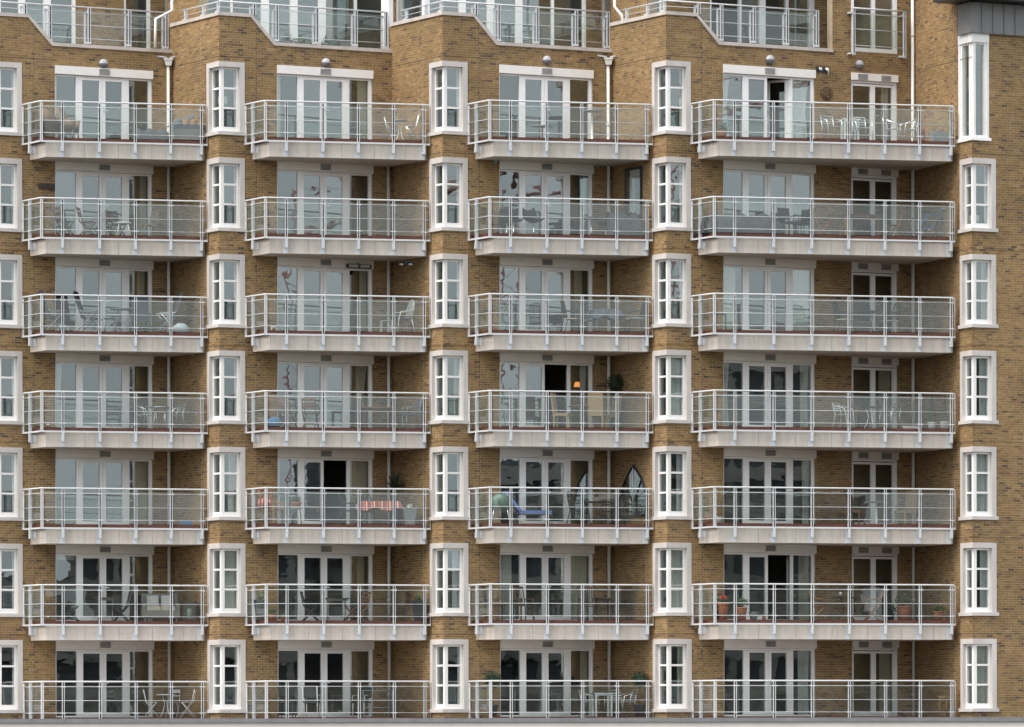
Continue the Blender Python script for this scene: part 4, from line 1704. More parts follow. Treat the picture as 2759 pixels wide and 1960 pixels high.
def rect_table(top, leg, w=1.2, d=0.7, h=0.73, fold=False):
    P = []
    n = 5
    for j in range(n):
        m = MB(); y = -d / 2 + (j + 0.5) * d / n
        m.box((0, y, h - 0.015), (w, d / n - 0.008, 0.03))
        P.append(('table_slat', m.mesh('slat', top)))
    m = MB(); m.box((0, 0, h - 0.055), (w - 0.12, d - 0.12, 0.05))
    P.append(('apron', m.mesh('apron', leg)))
    if fold:
        for x in (-w / 2 + .1, w / 2 - .1):
            for sg in (-1, 1):
                m = MB(); m.tube([(x, sg * d * 0.42, 0), (x, -sg * d * 0.42, h - 0.05)], 0.015, 5)
                P.append(('leg', m.mesh('leg', leg)))
    else:
        for x in (-1, 1):
            for y in (-1, 1):
                m = MB(); m.box((x * (w / 2 - 0.07), y * (d / 2 - 0.07), (h - 0.05) / 2), (0.06, 0.06, h - 0.05))
                P.append(('leg', m.mesh('leg', leg)))
    return P

def frame_table(metal, w=0.9, d=0.5, h=0.74):
    """bare tubular trestle with a glass top and a low shelf"""
    P = []
    for x in (-w / 2, w / 2):
        m = MB(); m.tube([(x, -d / 2, 0), (x, -d / 2, h), (x, d / 2, h), (x, d / 2, 0)], 0.016, 6)
        P.append(('leg_frame', m.mesh('legs', metal)))
    for z in (h, 0.28):
        for y in (-d / 2, d / 2):
            m = MB(); m.tube([(-w / 2, y, z), (w / 2, y, z)], 0.014, 6)
            P.append(('rail', m.mesh('rail', metal)))
    m = MB(); m.bb(-w / 2, w / 2, -d / 2, d / 2, h + 0.016, h + 0.026)
    P.append(('table_top', m.mesh('top', 'table_glass')))
    return P

def cloth_table(cloth, leg, w=1.25, d=0.75, h=0.74):
    P = []
    m = MB(); m.bb(-w / 2, w / 2, -d / 2, d / 2, h - 0.03, h)
    P.append(('table_top', m.mesh('top', leg)))
    for x in (-1, 1):
        for y in (-1, 1):
            m = MB(); m.tube([(x * (w / 2 - .06), y * (d / 2 - .06), 0), (x * (w / 2 - .06), y * (d / 2 - .06), h - .03)], 0.02, 6)
            P.append(('leg', m.mesh('leg', leg)))
    m = MB()
    per = []
    N = 44
    for j in range(N):
        t = j / N * 4
        k, f = int(t), t % 1
        a, b = w / 2 + .02, d / 2 + .02
        c = [(-a, -b), (a, -b), (a, b), (-a, b)]
        p, q = c[k], c[(k + 1) % 4]
        per.append((p[0] + (q[0] - p[0]) * f, p[1] + (q[1] - p[1]) * f))
    V = [(x, y, h + 0.008) for x, y in per]
    for j, (x, y) in enumerate(per):
        wv = 0.025 * math.sin(j * 1.9) + 0.015 * math.sin(j * 0.7)
        kx = 1 + (0.05 + wv) / (w / 2)
        ky = 1 + (0.05 + wv) / (d / 2)
        V.append((x * kx, y * ky, h - 0.24 - 0.05 * math.sin(j * 1.1)))
    Fc = [tuple(range(N))] + [(j, N + j, N + (j + 1) % N, (j + 1) % N) for j in range(N)]
    m._add(V, Fc)
    P.append(('tablecloth', m.mesh('cloth', cloth)))
    return P

def sofa(base, cush, w=1.5, backh=0.78, pillows=2, pil='cloth_white'):
    P = []
    m = MB(); m.bb(-w / 2, w / 2, -0.38, 0.38, 0.12, 0.34)
    P.append(('base', m.mesh('base', base)))
    m = MB(); m.taper((0, 0.30, 0.34), (w, 0.16), (w - 0.06, 0.10), backh - 0.34)
    P.append(('backrest', m.mesh('back', base)))
    for x in (-1, 1):
        m = MB(); m.bb(x * (w / 2 - 0.06) - 0.06, x * (w / 2 - 0.06) + 0.06, -0.38, 0.22, 0.34, 0.56)
        P.append(('armrest', m.mesh('arm', base)))
        m = MB(); m.bb(x * (w / 2 - 0.1) - 0.03, x * (w / 2 - 0.1) + 0.03, -0.34, 0.34, 0.0, 0.12)
        P.append(('leg', m.mesh('leg', base)))
    n = 2
    for j in range(n):
        cw = (w - 0.26) / n
        x = -w / 2 + 0.13 + cw * (j + 0.5)
        m = MB(); m.box((x, -0.08, 0.40), (cw - 0.02, 0.58, 0.12))
        P.append(('seat_cushion', m.mesh('cushion', cush)))
    for j in range(pillows):
        x = (j - 0.5) * (w - 0.26) / 2
        m = MB(); m.box((x, 0.12, 0.62), (0.36, 0.13, 0.34), RX(-16)); m.box((x, 0.12, 0.62), (0.28, 0.19, 0.25), RX(-16))
        P.append(('pillow', m.mesh('pillow', pil)))
    return P

def covered_sofa(cloth, w=2.2, h=0.62, d=0.8):
    P = []
    m = MB()
    n = 14
    V, Fc = [], []
    for j in range(n + 1):
        x = -w / 2 + w * j / n
        hh = h * (0.90 + 0.10 * math.sin(j * 1.3)) * (0.72 if j in (0, n) else 1.0)
        V += [(x, -d / 2, 0.02), (x * 0.98, -d / 2 + 0.05, hh * 0.70), (x * 0.97, -d * 0.05, hh * 0.74), (x * 0.97, d * 0.2, hh), (x * 0.97, d / 2 - 0.04, hh * 0.98), (x, d / 2, 0.02)]
    for j in range(n):
        for k in range(5):
            a = j * 6 + k
            Fc.append((a, a + 6, a + 7, a + 1))
    Fc += [(0, 1, 2, 3, 4, 5), tuple(n * 6 + k for k in (5, 4, 3, 2, 1, 0))]
    m._add(V, Fc, True)
    P.append(('cover', m.mesh('cover', cloth)))
    m = MB()
    for x in (-w / 2 + .1, w / 2 - .1):
        for y in (-.3, .3):
            m.bb(x - .03, x + .03, y - .03, y + .03, 0, 0.05)
    P.append(('feet', m.mesh('feet', 'black_metal')))
    return P

def daybed(wick, cush):
    """woven daybed with a sloping hood and scatter cushions"""
    P = []
    m = MB(); m.bb(-0.48, 0.48, -0.42, 0.42, 0.04, 0.36)
    P.append(('base', m.mesh('base', wick)))
    m = MB(); m.box((0, -0.02, 0.42), (0.90, 0.78, 0.12))
    P.append(('mattress', m.mesh('mattress', cush)))
    m = MB()
    m.hexa([(-0.48, 0.34, 0.36), (0.48, 0.34, 0.36), (0.48, 0.42, 0.36), (-0.48, 0.42, 0.36), (-0.30, 0.36, 0.72), (0.48, 0.30, 0.98), (0.48, 0.40, 0.98), (-0.30, 0.44, 0.72)])
    P.append(('backrest', m.mesh('back', wick)))
    for x, mt in ((-0.22, 'cloth_slate'), (0.02, 'cloth_orange'), (0.24, 'cloth_orange')):
        m = MB(); m.ball((x, 0.18, 0.58), 0.16, 8, 6, (0.8, 0.35, 0.9))
        P.append(('cushion', m.mesh('cushion', mt)))
    return P

def lounger(cush, metal):
    P = []
    m = MB(); m.box((0.12, 0, 0.36), (1.0, 0.55, 0.09))
    P.append(('seat_cushion', m.mesh('seat', cush)))
    m = MB(); m.box((-0.55, 0, 0.66), (0.75, 0.55, 0.09), RY(52))
    P.append(('back_cushion', m.mesh('back', cush)))
    for y in (-.27, .27):
        m = MB(); m.tube([(0.62, y, 0), (0.62, y, 0.30), (-0.30, y, 0.30), (-0.80, y, 0.95)], 0.015, 6)
        P.append(('side_rail', m.mesh('rail', metal)))
        m = MB(); m.tube([(-0.30, y, 0.30), (-0.48, y, 0)], 0.015, 6)
        P.append(('leg', m.mesh('leg', metal)))
    return P

def stool(seat, leg, h=0.46, w=0.40):
    P = []
    m = MB(); m.lathe([(0, 0), (w / 2, 0), (w / 2 + .01, .015), (w / 2 - .01, .035), (0, .04)], 16, (0, 0, h - .04))
    P.append(('seat', m.mesh('seat', seat)))
    for j in range(4):
        q = math.pi / 4 + j * math.pi / 2
        m = MB(); m.tube([(w * .62 * math.cos(q), w * .62 * math.sin(q), 0), (w * .42 * math.cos(q), w * .42 * math.sin(q), h - .04)], 0.013, 6)
        P.append(('leg', m.mesh('leg', leg)))
    return P

def side_table(metal, w=0.34, h=0.5):
    P = []
    m = MB(); m.bb(-w / 2, w / 2, -w / 2, w / 2, h - .02, h)
    P.append(('table_top', m.mesh('top', metal)))
    for x in (-1, 1):
        for y in (-1, 1):
            m = MB(); m.bb(x * (w / 2 - .012) - .012, x * (w / 2 - .012) + .012, y * (w / 2 - .012) - .012, y * (w / 2 - .012) + .012, 0, h - .02)
            P.append(('leg', m.mesh('leg', metal)))
    return P

def glass_lantern():
    P = []
    m = MB()
    w, h = 0.40, 0.62
    for x in (-1, 1):
        for y in (-1, 1):
            m.box((x * (w / 2 - .02), y * (w / 2 - .02), h / 2), (.04, .04, h))
    m.box((0, 0, h - .02), (w, w, .04)); m.box((0, 0, .05), (w, w, .06))
    P.append(('frame', m.mesh('frame', 'wood_dark')))
    m = MB(); m.box((0, 0, h / 2), (w - .07, w - .07, h - .12))
    P.append(('glass', m.mesh('glass', 'table_glass')))
    m = MB(); m.lathe([(0, 0), (.07, 0), (.07, .30), (0, .30)], 12, (0, 0, .09))
    P.append(('candle', m.mesh('candle', 'cloth_white')))
    return P

def barbecue():
    P = []
    m = MB(); m.lathe([(0, 0), (.22, .0), (.30, .10), (.30, .26), (.27, .38), (.16, .46), (0, .48)], 14, (0, 0, .42), 0.8)
    P.append(('cover', m.mesh('cover', 'cover_green')))
    for x, y in ((-.2, -.15), (.2, -.15), (0, .2)):
        m = MB(); m.tube([(x, y, .46), (x * 1.35, y * 1.35, 0)], .014, 6)
        P.append(('leg', m.mesh('leg', 'alu')))
    return P

def pot(mat, r, h):
    m = MB(); m.lathe([(0, 0), (r * .68, 0), (r * .92, h * .86), (r * .92, h * .87), (r, h * .87), (r, h), (r * .9, h), (r * .86, h * .92), (0, h * .92)], 16)
    return m.mesh('pot', mat)
def square_pot(mat, r, h):
    m = MB(); m.taper((0, 0, 0), (r * 1.3, r * 1.3), (r * 2, r * 2), h)
    m.taper((0, 0, h - .03), (r * 2.06, r * 2.06), (r * 2.06, r * 2.06), .035)
    return m.mesh('pot', mat)

def bush(potmat, r=.16, h=.28, leaf='leaf_mid', size=.26, n=160, petal=None, np_=26, sq=False, ls=.075):
    P = [('pot', square_pot(potmat, r, h) if sq else pot(potmat, r, h))]
    m = MB(); m.lathe([(0, 0), (r * .85, 0), (0, .01)], 12, (0, 0, h * .93))
    P.append(('soil', m.mesh('soil', 'soil')))
    m = MB(); m.leaves((0, 0, h + size * .62), (size, size * .9, size * .75), n, ls)
    for j in range(7):
        q = j * .9
        m.tube([(0, 0, h * .92), (size * .5 * math.cos(q), size * .5 * math.sin(q), h + size * .7)], .006, 4)
    P.append(('foliage', stuffed(m.mesh('foliage', leaf))))
    if petal:
        m = MB(); m.leaves((0.02, -size * .25, h + size * .95), (size * .8, size * .7, size * .45), np_, ls * .9)
        P.append(('flowers', m.mesh('flowers', petal)))
    return P
def stuffed(me):
    return me

def spiky(potmat, r=.16, h=.3, leaf='leaf_pale', L=.45, n=30, w=.035, sq=False, el=(15, 85), trunk=0.0):
    P = [('pot', square_pot(potmat, r, h) if sq else pot(potmat, r, h))]
    if trunk:
        m = MB(); m.tube([(0, 0, h * .9), (0.02, 0, h + trunk * .5), (0, 0, h + trunk)], [.03, .026, .03], 7)
        P.append(('trunk', m.mesh('trunk', 'wood_trunk')))
    m = MB(); m.blades((0, 0, h * .95 + trunk), n, L, w, el)
    P.append(('leaves', m.mesh('leaves', leaf)))
    return P

def topiary(potmat, r=.18, h=.34, stem=.65, ball=.27):
    P = [('pot', pot(potmat, r, h))]
    m = MB(); m.tube([(0, 0, h * .9), (.01, 0, h + stem)], .016, 6)
    P.append(('stem', m.mesh('stem', 'wood_trunk')))
    m = MB(); m.leaves((0, 0, h + stem + ball * .7), (ball, ball, ball), 900, .06, .25)
    m.ball((0, 0, h + stem + ball * .7), ball * .55, 9, 6, (1, 1, 1), .15)
    P.append(('crown', m.mesh('crown', 'leaf_dark')))
    return P

def cone_tree(potmat, r=.15, h=.25, ht=.75):
    P = [('pot', pot(potmat, r, h))]
    m = MB()
    for j in range(9):
        t = j / 8
        m.leaves((0, 0, h + .05 + ht * t), (.15 * (1 - t) + .02, .15 * (1 - t) + .02, .08), 34, .06)
    P.append(('foliage', m.mesh('foliage', 'leaf_dark')))
    return P

def trough(mat, w, d, h, leaf=None, petal=None):
    P = []
    m = MB(); m.taper((0, 0, 0), (w * .94, d * .9), (w, d), h)
    P.append(('trough', m.mesh('trough', mat)))
    if leaf:
        m = MB(); m.leaves((0, 0, h + .07), (w * .48, d * .5, .12), 130, .07)
        P.append(('foliage', m.mesh('foliage', leaf)))
    if petal:
        m = MB(); m.leaves((0, -.02, h + .10), (w * .45, d * .5, .10), 70, .05)
        P.append(('flowers', m.mesh('flowers', petal)))
    return P

def bicycle():
    P = []
    for x in (-.52, .52):
        m = MB()
        m.tube([(x + .33 * math.cos(q), 0, .34 + .33 * math.sin(q)) for q in [2 * math.pi * j / 22 for j in range(22)]], .017, 6, closed=True)
        w_ = [('wheel', m.mesh('tyre', 'rubber'))]
        m = MB()
        for j in range(8):
            q = math.pi * j / 8
            m.tube([(x - .31 * math.cos(q), 0, .34 - .31 * math.sin(q)), (x + .31 * math.cos(q), 0, .34 + .31 * math.sin(q))], .003, 3)
        m.tube([(x, -.05, .34), (x, .05, .34)], .022, 8)
        w_.append(('spokes', m.mesh('spokes', 'alu')))
        P += w_
    m = MB()
    bb, st, hd, rw, fw_ = (-.06, 0, .30), (-.20, 0, .82), (.36, 0, .80), (-.52, 0, .34), (.52, 0, .34)
    for a, b in ((bb, st), ((-.17, 0, .72), hd), (bb, (.38, 0, .68)), (rw, bb), (rw, (-.17, 0, .72)), ((.34, 0, .90), fw_)):
        m.tube([a, b], .017, 6)
    P.append(('frame', m.mesh('frame', 'bike_blue')))
    m = MB(); m.taper((-.22, 0, .83), (.24, .10), (.26, .14), .05)
    P.append(('saddle', m.mesh('saddle', 'rubber')))
    m = MB(); m.tube([(.42, -.28, .98), (.36, -.24, .97), (.33, 0, .94), (.36, .24, .97), (.42, .28, .98)], .013, 6)
    P.append(('handlebar', m.mesh('bar', 'alu')))
    m = MB(); m.tube([(-.06, -.06, .30), (.08, -.08, .22)], .012, 5); m.tube([(-.06, .06, .30), (-.18, .08, .40)], .012, 5)
    m.lathe([(0, 0), (.09, 0), (.09, .012), (0, .012)], 12, (-.06, 0, .294))
    P.append(('crank', m.mesh('crank', 'alu')))
    return P

def bag(mat, r=.24):
    m = MB(); m.ball((0, 0, r * .55), r, 11, 7, (1, .85, .62), .11)
    return [('sack', m.mesh('sack', mat))]

def bottle():
    m = MB(); m.lathe([(0, 0), (.036, 0), (.038, .18), (.014, .24), (.014, .30), (0, .30)], 10)
    P = [('glass', m.mesh('glass', 'bottle'))]
    m = MB(); m.lathe([(.0375, .05), (.039, .05), (.039, .15), (.0375, .15)], 10)
    P.append(('label', m.mesh('label', 'label_white')))
    return P

def lamp_kit(shade, foot='white_metal', h=.62):
    m = MB(); m.lathe([(0, 0), (.09, 0), (.085, .02), (.012, .03), (.012, h - .2), (0, h - .2)], 12)
    P = [('stand', m.mesh('stand', foot))]
    m = MB(); m.lathe([(.15, 0), (.14, .22), (.0, .22)] if shade != 'lamp_lit' else [(.11, 0), (.07, .15), (0, .15)], 14, (0, 0, h - .24))
    P.append(('lamp_shade', m.mesh('shade', shade)))
    return P

# ------------------------------------------------------------------ putting things in place
FLOORW = {0: 'roof terrace', 1: 'top balcony', 2: 'second-highest balcony', 3: 'third-highest balcony', 4: 'fourth-highest balcony', 5: 'fifth-highest balcony', 6: 'sixth-highest balcony', 7: 'bottom terrace'}
BAYW_ = {0: 'left bay', 1: 'second bay', 2: 'third bay', 3: 'right bay'}
def spot(i, px, frac):
    y = 0.6
    for _ in range(8):
        x = x_at(px, y)
        dx = x - O[i][0]
        yr = RB[1] + (dx - RB[0]) * 0.254
        if dx < RB[0]:
            yr = RB[1] + (RB[0] - dx) * 1.69
        yw = TA * dx
        if i < 3:
            yw = min(yw, (BAYW - dx) / TA)
        else:
            tt = (O5[0] - x) / (O5[0] - I4[0])
            if x > I4[0]:
                yw = O5[1] + (I4[1] - O5[1]) * tt
        y = (yr + 0.22) + ((yw - 0.2) - (yr + 0.22)) * frac
    return x, y

def build_thing(name, parts, loc, rz, label, cat, group=None):
    e = link(name, None, None, loc, rz)
    e.empty_display_size = 0.2
    tag(e, label, cat, group)
    for pn, me in parts:
        link(pn, me, e)
    return e
def put(name, parts, i, k, px, frac, deg, desc, cat, group=None, z=0.0, where=True):
    x, y = spot(i, px, frac)
    lab = f'{desc} on the {FLOORW[k]} of the {BAYW_[i]}' if where else desc
    return build_thing(name, parts, (x, y, deck(k) + z + 0.002), math.radians(deg), lab, cat, group)
CH, TB, PL = 'balcony chairs', 'balcony tables', 'potted plants on the balconies'

# ---- leftmost bay
b = 0
put('wicker_armchair', kit(tub_chair, 'wicker_brown', 0.95), b, 1, 137, .75, 150, 'left brown wicker tub armchair', 'armchair', CH)
put('wicker_armchair', kit(tub_chair, 'wicker_brown', 1.0), b, 1, 190, .45, 70, 'right brown wicker tub armchair', 'armchair', CH)
put('low_sofa', kit(covered_sofa, 'cloth_grey', 1.15, .48, .75), b, 1, 415, .5, 15, 'low grey outdoor sofa', 'sofa')
put('woven_daybed', kit(daybed, 'wicker_grey', 'cloth_slate'), b, 1, 506, .42, 14, 'grey woven daybed with orange cushions', 'daybed')
put('folding_chair', kit(folding_chair, 'wood_dark'), b, 2, 178, .6, 120, 'leftmost dark folding chair', 'chair', CH)
put('folding_chair', kit(folding_chair, 'wood_red'), b, 2, 238, .5, 80, 'brown folding chair seen side on', 'chair', CH)
put('white_stool_table', kit(stool, 'white_metal', 'white_metal', .46, .46), b, 2, 336, .35, 0, 'small white metal stool table', 'table', TB)
put('folding_chair', kit(folding_chair, 'wood_dark'), b, 2, 318, .85, 40, 'dark folding chair behind the white stool', 'chair', CH)
put('deck_chair', kit(simple_chair, 'grey_metal', 'wicker_tan'), b, 2, 400, .7, -60, 'tan canvas chair right of the white stool', 'chair', CH)
put('recliner', kit(recliner, 'cloth_grey', 'grey_metal'), b, 3, 152, .65, 110, 'grey high-backed reclining chair', 'recliner', CH)
put('recliner', kit(recliner, 'cloth_black', 'grey_metal'), b, 3, 248, .5, 80, 'black high-backed reclining chair', 'recliner', CH)
put('round_table', kit(round_table, 'grey_metal', 'grey_metal', .42, .76, 'splay'), b, 3, 335, .45, 0, 'round grey metal table', 'table', TB)
put('folding_stool', kit(stool, 'cloth_grey', 'grey_metal', .44, .38), b, 3, 298, .2, 0, 'small grey stool beside the round table', 'stool')
put('recliner', kit(recliner, 'cloth_slate', 'grey_metal'), b, 3, 382, .75, 10, 'slate reclining chair behind the round table', 'recliner', CH)
put('recliner', kit(recliner, 'cloth_slate', 'alu'), b, 3, 445, .4, -75, 'slate reclining chair facing left', 'recliner', CH)
put('potted_plant', kit(spiky, 'terracotta', .12, .2, 'wicker_brown', .32, 26, .02), b, 3, 476, .7, 0, 'withered brown potted plant', 'plant', PL)
put('grey_sack', kit(bag, 'plastic_bag', .27), b, 3, 489, .25, 0, 'pale grey filled sack', 'sack')
put('tube_armchair', kit(tube_armchair, 'alu'), b, 4, 395, .45, 60, 'left shiny aluminium cafe chair', 'chair', CH)
put('tube_armchair', kit(tube_armchair, 'alu'), b, 4, 470, .45, -60, 'right shiny aluminium cafe chair', 'chair', CH)
put('cafe_table', kit(round_table, 'alu', 'alu', .34, .72, 'splay'), b, 4, 432, .5, 0, 'round aluminium cafe table', 'table', TB)
put('garden_light', kit(stool, 'alu', 'black_metal', .14, .10), b, 4, 132, .5, 0, 'tiny metal ornament by the left railing', 'ornament')
put('garden_light', kit(stool, 'alu', 'black_metal', .14, .10), b, 5, 130, .5, 0, 'tiny metal ornament by the left railing', 'ornament')
put('blue_box', kit(trough, 'cloth_teal', .34, .24, .16), b, 5, 503, .4, 10, 'low dark blue box', 'box')
put('folding_chair', kit(folding_chair, 'black_metal'), b, 6, 192, .5, 100, 'black folding chair left of the small table', 'chair', CH)
put('folding_table', kit(rect_table, 'wood_dark', 'grey_metal', .62, .55, .72, True), b, 6, 285, .55, 8, 'small dark folding table', 'table', TB)
put('folding_chair', kit(folding_chair, 'black_metal'), b, 6, 326, .5, -78, 'black folding chair right of the small table', 'chair', CH)
put('garden_sofa', kit(sofa, 'wicker_grey', 'cloth_cream', 1.15, .86, 2), b, 6, 432, .5, 8, 'cream two-seat sofa with white pillows', 'sofa')
put('glass_lantern', kit(glass_lantern), b, 6, 511, .4, 10, 'dark framed glass lantern', 'lantern')
put('garden_light', kit(stool, 'alu', 'black_metal', .14, .10), b, 6, 131, .5, 0, 'tiny metal ornament by the left railing', 'ornament')
put('bistro_chair', kit(bistro_chair, 'white_metal'), b, 7, 408, .4, 95, 'left white metal bistro chair', 'chair', CH)
put('bistro_chair', kit(bistro_chair, 'white_metal'), b, 7, 505, .35, -95, 'right white metal bistro chair', 'chair', CH)
put('bistro_chair', kit(bistro_chair, 'white_metal'), b, 7, 466, .75, -10, 'white metal bistro chair behind the table', 'chair', CH)
put('bistro_table', kit(round_table, 'white_metal', 'white_metal', .29, .70, 'three'), b, 7, 447, .45, 0, 'round white bistro table', 'table', TB)
# ---- second bay
b = 1
put('bistro_table', kit(round_table, 'grey_metal', 'white_metal', .24, .70, 'three'), b, 1, 1080, .55, 0, 'small round bistro table', 'table', TB)
put('bistro_chair', kit(bistro_chair, 'alu'), b, 1, 1110, .4, -85, 'silver folding bistro chair', 'chair', CH)
put('bistro_chair', kit(bistro_chair, 'alu'), b, 1, 1062, .7, 80, 'low silver bistro chair behind the table', 'chair', CH)
put('relax_chair', kit(mesh_chair, 'white_metal', 'cloth_slate'), b, 3, 1085, .4, -65, 'pale metal armchair with slate seat', 'chair', CH)
put('side_table', kit(side_table, 'pot_pale', .34, .42), b, 3, 1042, .5, 10, 'small pale side table', 'table', TB)
put('low_bench', kit(stool, 'pot_pale', 'pot_pale', .16, .2), b, 3, 740, .5, 0, 'small pale footstool', 'stool')
put('folding_chair', kit(folding_chair, 'wood_red', True), b, 4, 777, .45, 150, 'left red-brown folding armchair', 'chair', CH)
put('folding_chair', kit(folding_chair, 'wood_red', True), b, 4, 838, .35, 170, 'right red-brown folding armchair', 'chair', CH)
put('blue_cushion', kit(bag, 'cloth_teal', .26), b, 4, 738, .3, 0, 'round blue floor cushion', 'cushion')
put('garden_table', kit(rect_table, 'wood_tan', 'wood_red', 1.0, .6, .70), b, 4, 1018, .6, 12, 'long wooden garden table', 'table', TB)
put('canvas_chair', kit(simple_chair, 'grey_metal', 'cloth_slate'), b, 4, 1108, .4, -70, 'slate canvas chair by the right railing', 'chair', CH)
put('garden_armchair', kit(slatted_chair, 'wood_tan'), b, 5, 735, .45, 60, 'orange wood armchair', 'armchair', CH)
put('red_throw', kit(bag, 'cloth_pattern', .24), b, 5, 712, .5, 0, 'red patterned cushion propped on the wooden armchair', 'cushion', None, .50)
put('tall_stool', kit(stool, 'pot_grey', 'black_metal', .52, .34), b, 5, 800, .5, 0, 'tall black plant stand', 'stand')
put('flower_bowl', kit(bush, 'terracotta', .17, .16, 'leaf_mid', .15, 90, 'petal_mauve', 18), b, 5, 800, .5, 0, 'terracotta flower bowl on the black stand', 'plant', PL, .52)
put('laid_table', kit(cloth_table, 'cloth_striped', 'black_metal', 1.2, .7, .72), b, 5, 1020, .45, 10, 'table with red striped cloth', 'table', TB)
put('mesh_chair', kit(mesh_chair, 'black_metal'), b, 5, 945, .4, 75, 'black metal chair left of the striped table', 'chair', CH)
put('mesh_chair', kit(mesh_chair, 'black_metal'), b, 5, 985, .85, 10, 'black metal chair behind the striped table', 'chair', CH)
put('planter', kit(bush, 'pot_grey', .20, .52, 'petal_white', .10, 60, None, 0, True, .06), b, 5, 1105, .35, 5, 'large grey planter with white flowers', 'plant', PL)
put('yucca', kit(spiky, 'pot_black', .2, .55, 'leaf_dark', .62, 44, .06, False, (25, 88), .62), b, 5, 1066, .8, 0, 'tall dark spiky yucca', 'plant', PL)
put('potted_plant', kit(spiky, 'pot_black', .19, .62, 'leaf_pale', .42, 34, .03, True), b, 6, 702, .4, 0, 'grassy plant in tall black left-end planter', 'plant', PL)
put('potted_plant', kit(bush, 'terracotta', .13, .20, 'leaf_mid', .12, 90), b, 6, 735, .3, 0, 'small terracotta pot with green leaves', 'plant', PL)
put('potted_plant', kit(bush, 'terracotta', .075, .13, 'leaf_mid', .07, 40), b, 6, 762, .3, 0, 'tiny terracotta pot with seedling', 'plant', PL)
put('folding_chair', kit(folding_chair, 'black_metal'), b, 6, 838, .5, 85, 'black folding chair left of the dark table', 'chair', CH)
put('folding_table', kit(rect_table, 'black_metal', 'grey_metal', .72, .6, .70, True), b, 6, 908, .55, 8, 'dark folding garden table', 'table', TB)
put('folding_chair', kit(folding_chair, 'wood_tan'), b, 6, 968, .45, -60, 'tan folding chair right of table', 'chair', CH)
put('folding_chair', kit(folding_chair, 'wood_dark'), b, 6, 948, .3, -95, 'dark folding chair before the table', 'chair', CH)
put('folded_chair', kit(folding_chair, 'wood_red'), b, 6, 1072, .75, -88, 'wooden folding chair leaning in the corner', 'chair', CH)
put('potted_plant', kit(spiky, 'pot_black', .2, .62, 'leaf_pale', .40, 36, .035, True), b, 6, 1128, .25, 0, 'pale yucca in tall black right-end planter', 'plant', PL)
put('lounge_chair', kit(simple_chair, 'black_metal', 'cloth_grey'), b, 7, 775, .5, 80, 'dark grey lounge chair at left', 'chair', CH)
put('lounge_chair', kit(simple_chair, 'white_metal', 'cloth_grey'), b, 7, 840, .4, 170, 'dark grey lounge chair with white legs', 'chair', CH)
put('trestle_table', kit(frame_table, 'grey_metal', .9, .45, .8), b, 7, 1015, .4, 10, 'tubular trestle table with glass top', 'table', TB)
put('director_chair', kit(simple_chair, 'white_metal', 'cloth_black'), b, 7, 975, .7, -30, 'white framed chair with black canvas', 'chair', CH)
# ---- third bay
b = 2
put('bar_table', kit(round_table, 'grey_metal', 'white_metal', .34, .98, 'pedestal'), b, 1, 1598, .55, 0, 'high round pedestal table', 'table', TB)
put('dish_table', kit(round_table, 'grey_metal', 'grey_metal', .34, .42, 'pedestal'), b, 1, 1464, .35, 0, 'low round grey dish table', 'table', TB)
put('shell_chair', kit(shell_chair, 'cloth_black', 'alu'), b, 2, 1386, .5, 60, 'left black shell chair', 'chair', CH)
put('shell_chair', kit(shell_chair, 'cloth_black', 'alu'), b, 2, 1440, .45, 30, 'right black shell chair', 'chair', CH)
put('shell_chair', kit(shell_chair, 'cloth_black', 'alu'), b, 2, 1368, .85, 0, 'black shell chair near the glass door', 'chair', CH)
put('round_table', kit(round_table, 'cloth_black', 'alu', .42, .62, 'pedestal'), b, 2, 1595, .5, 0, 'round black pedestal table', 'table', TB)
put('covered_furniture', kit(covered_sofa, 'cloth_grey', 1.1, .80, .7), b, 2, 1690, .35, 14, 'furniture under a dark grey cover', 'sofa')
put('shell_chair', kit(shell_chair, 'cloth_black', 'alu'), b, 2, 1635, .7, -40, 'black shell chair right of the round table', 'chair', CH)
put('mesh_chair', kit(mesh_chair, 'black_metal', 'cloth_cream'), b, 3, 1545, .5, 75, 'left black open-back garden chair', 'chair', CH)
put('mesh_chair', kit(mesh_chair, 'grey_metal', 'cloth_cream'), b, 3, 1590, .8, 15, 'garden chair behind the covered table', 'chair', CH)
put('mesh_chair', kit(mesh_chair, 'black_metal', 'cloth_white'), b, 3, 1712, .35, -75, 'right black open-back garden chair', 'chair', CH)
put('covered_table', kit(cloth_table, 'cloth_slate', 'grey_metal', .75, .7, .72), b, 3, 1632, .4, 12, 'table under a slate blue cloth', 'table', TB)
put('high_back_chair', kit(parsons_chair, 'wicker_tan'), b, 4, 1516, .5, 75, 'left high-backed woven chair', 'chair', CH)
put('high_back_chair', kit(parsons_chair, 'wicker_tan'), b, 4, 1612, .3, 165, 'high-backed woven chair turned away', 'chair', CH)
put('high_back_chair', kit(parsons_chair, 'wicker_tan'), b, 4, 1643, .7, -60, 'right high-backed woven chair', 'chair', CH)
put('oval_table', kit(round_table, 'wood_tan', 'wood_red', .52, .72, 'pedestal'), b, 4, 1578, .55, 0, 'round orange wood table', 'table', TB)
put('topiary', kit(topiary, 'pot_grey', .18, .34, .92, .30), b, 4, 1660, .9, 0, 'tall dark clipped ball tree', 'plant', PL)
put('barbecue', kit(barbecue), b, 5, 1350, .35, 0, 'barbecue under a mottled green cover', 'barbecue')
put('sun_lounger', kit(lounger, 'cloth_blue', 'grey_metal'), b, 5, 1430, .4, 8, 'blue cushioned sun lounger', 'lounger')
put('mesh_chair', kit(mesh_chair, 'black_metal'), b, 5, 1562, .55, 70, 'left ornate black metal chair', 'chair', CH)
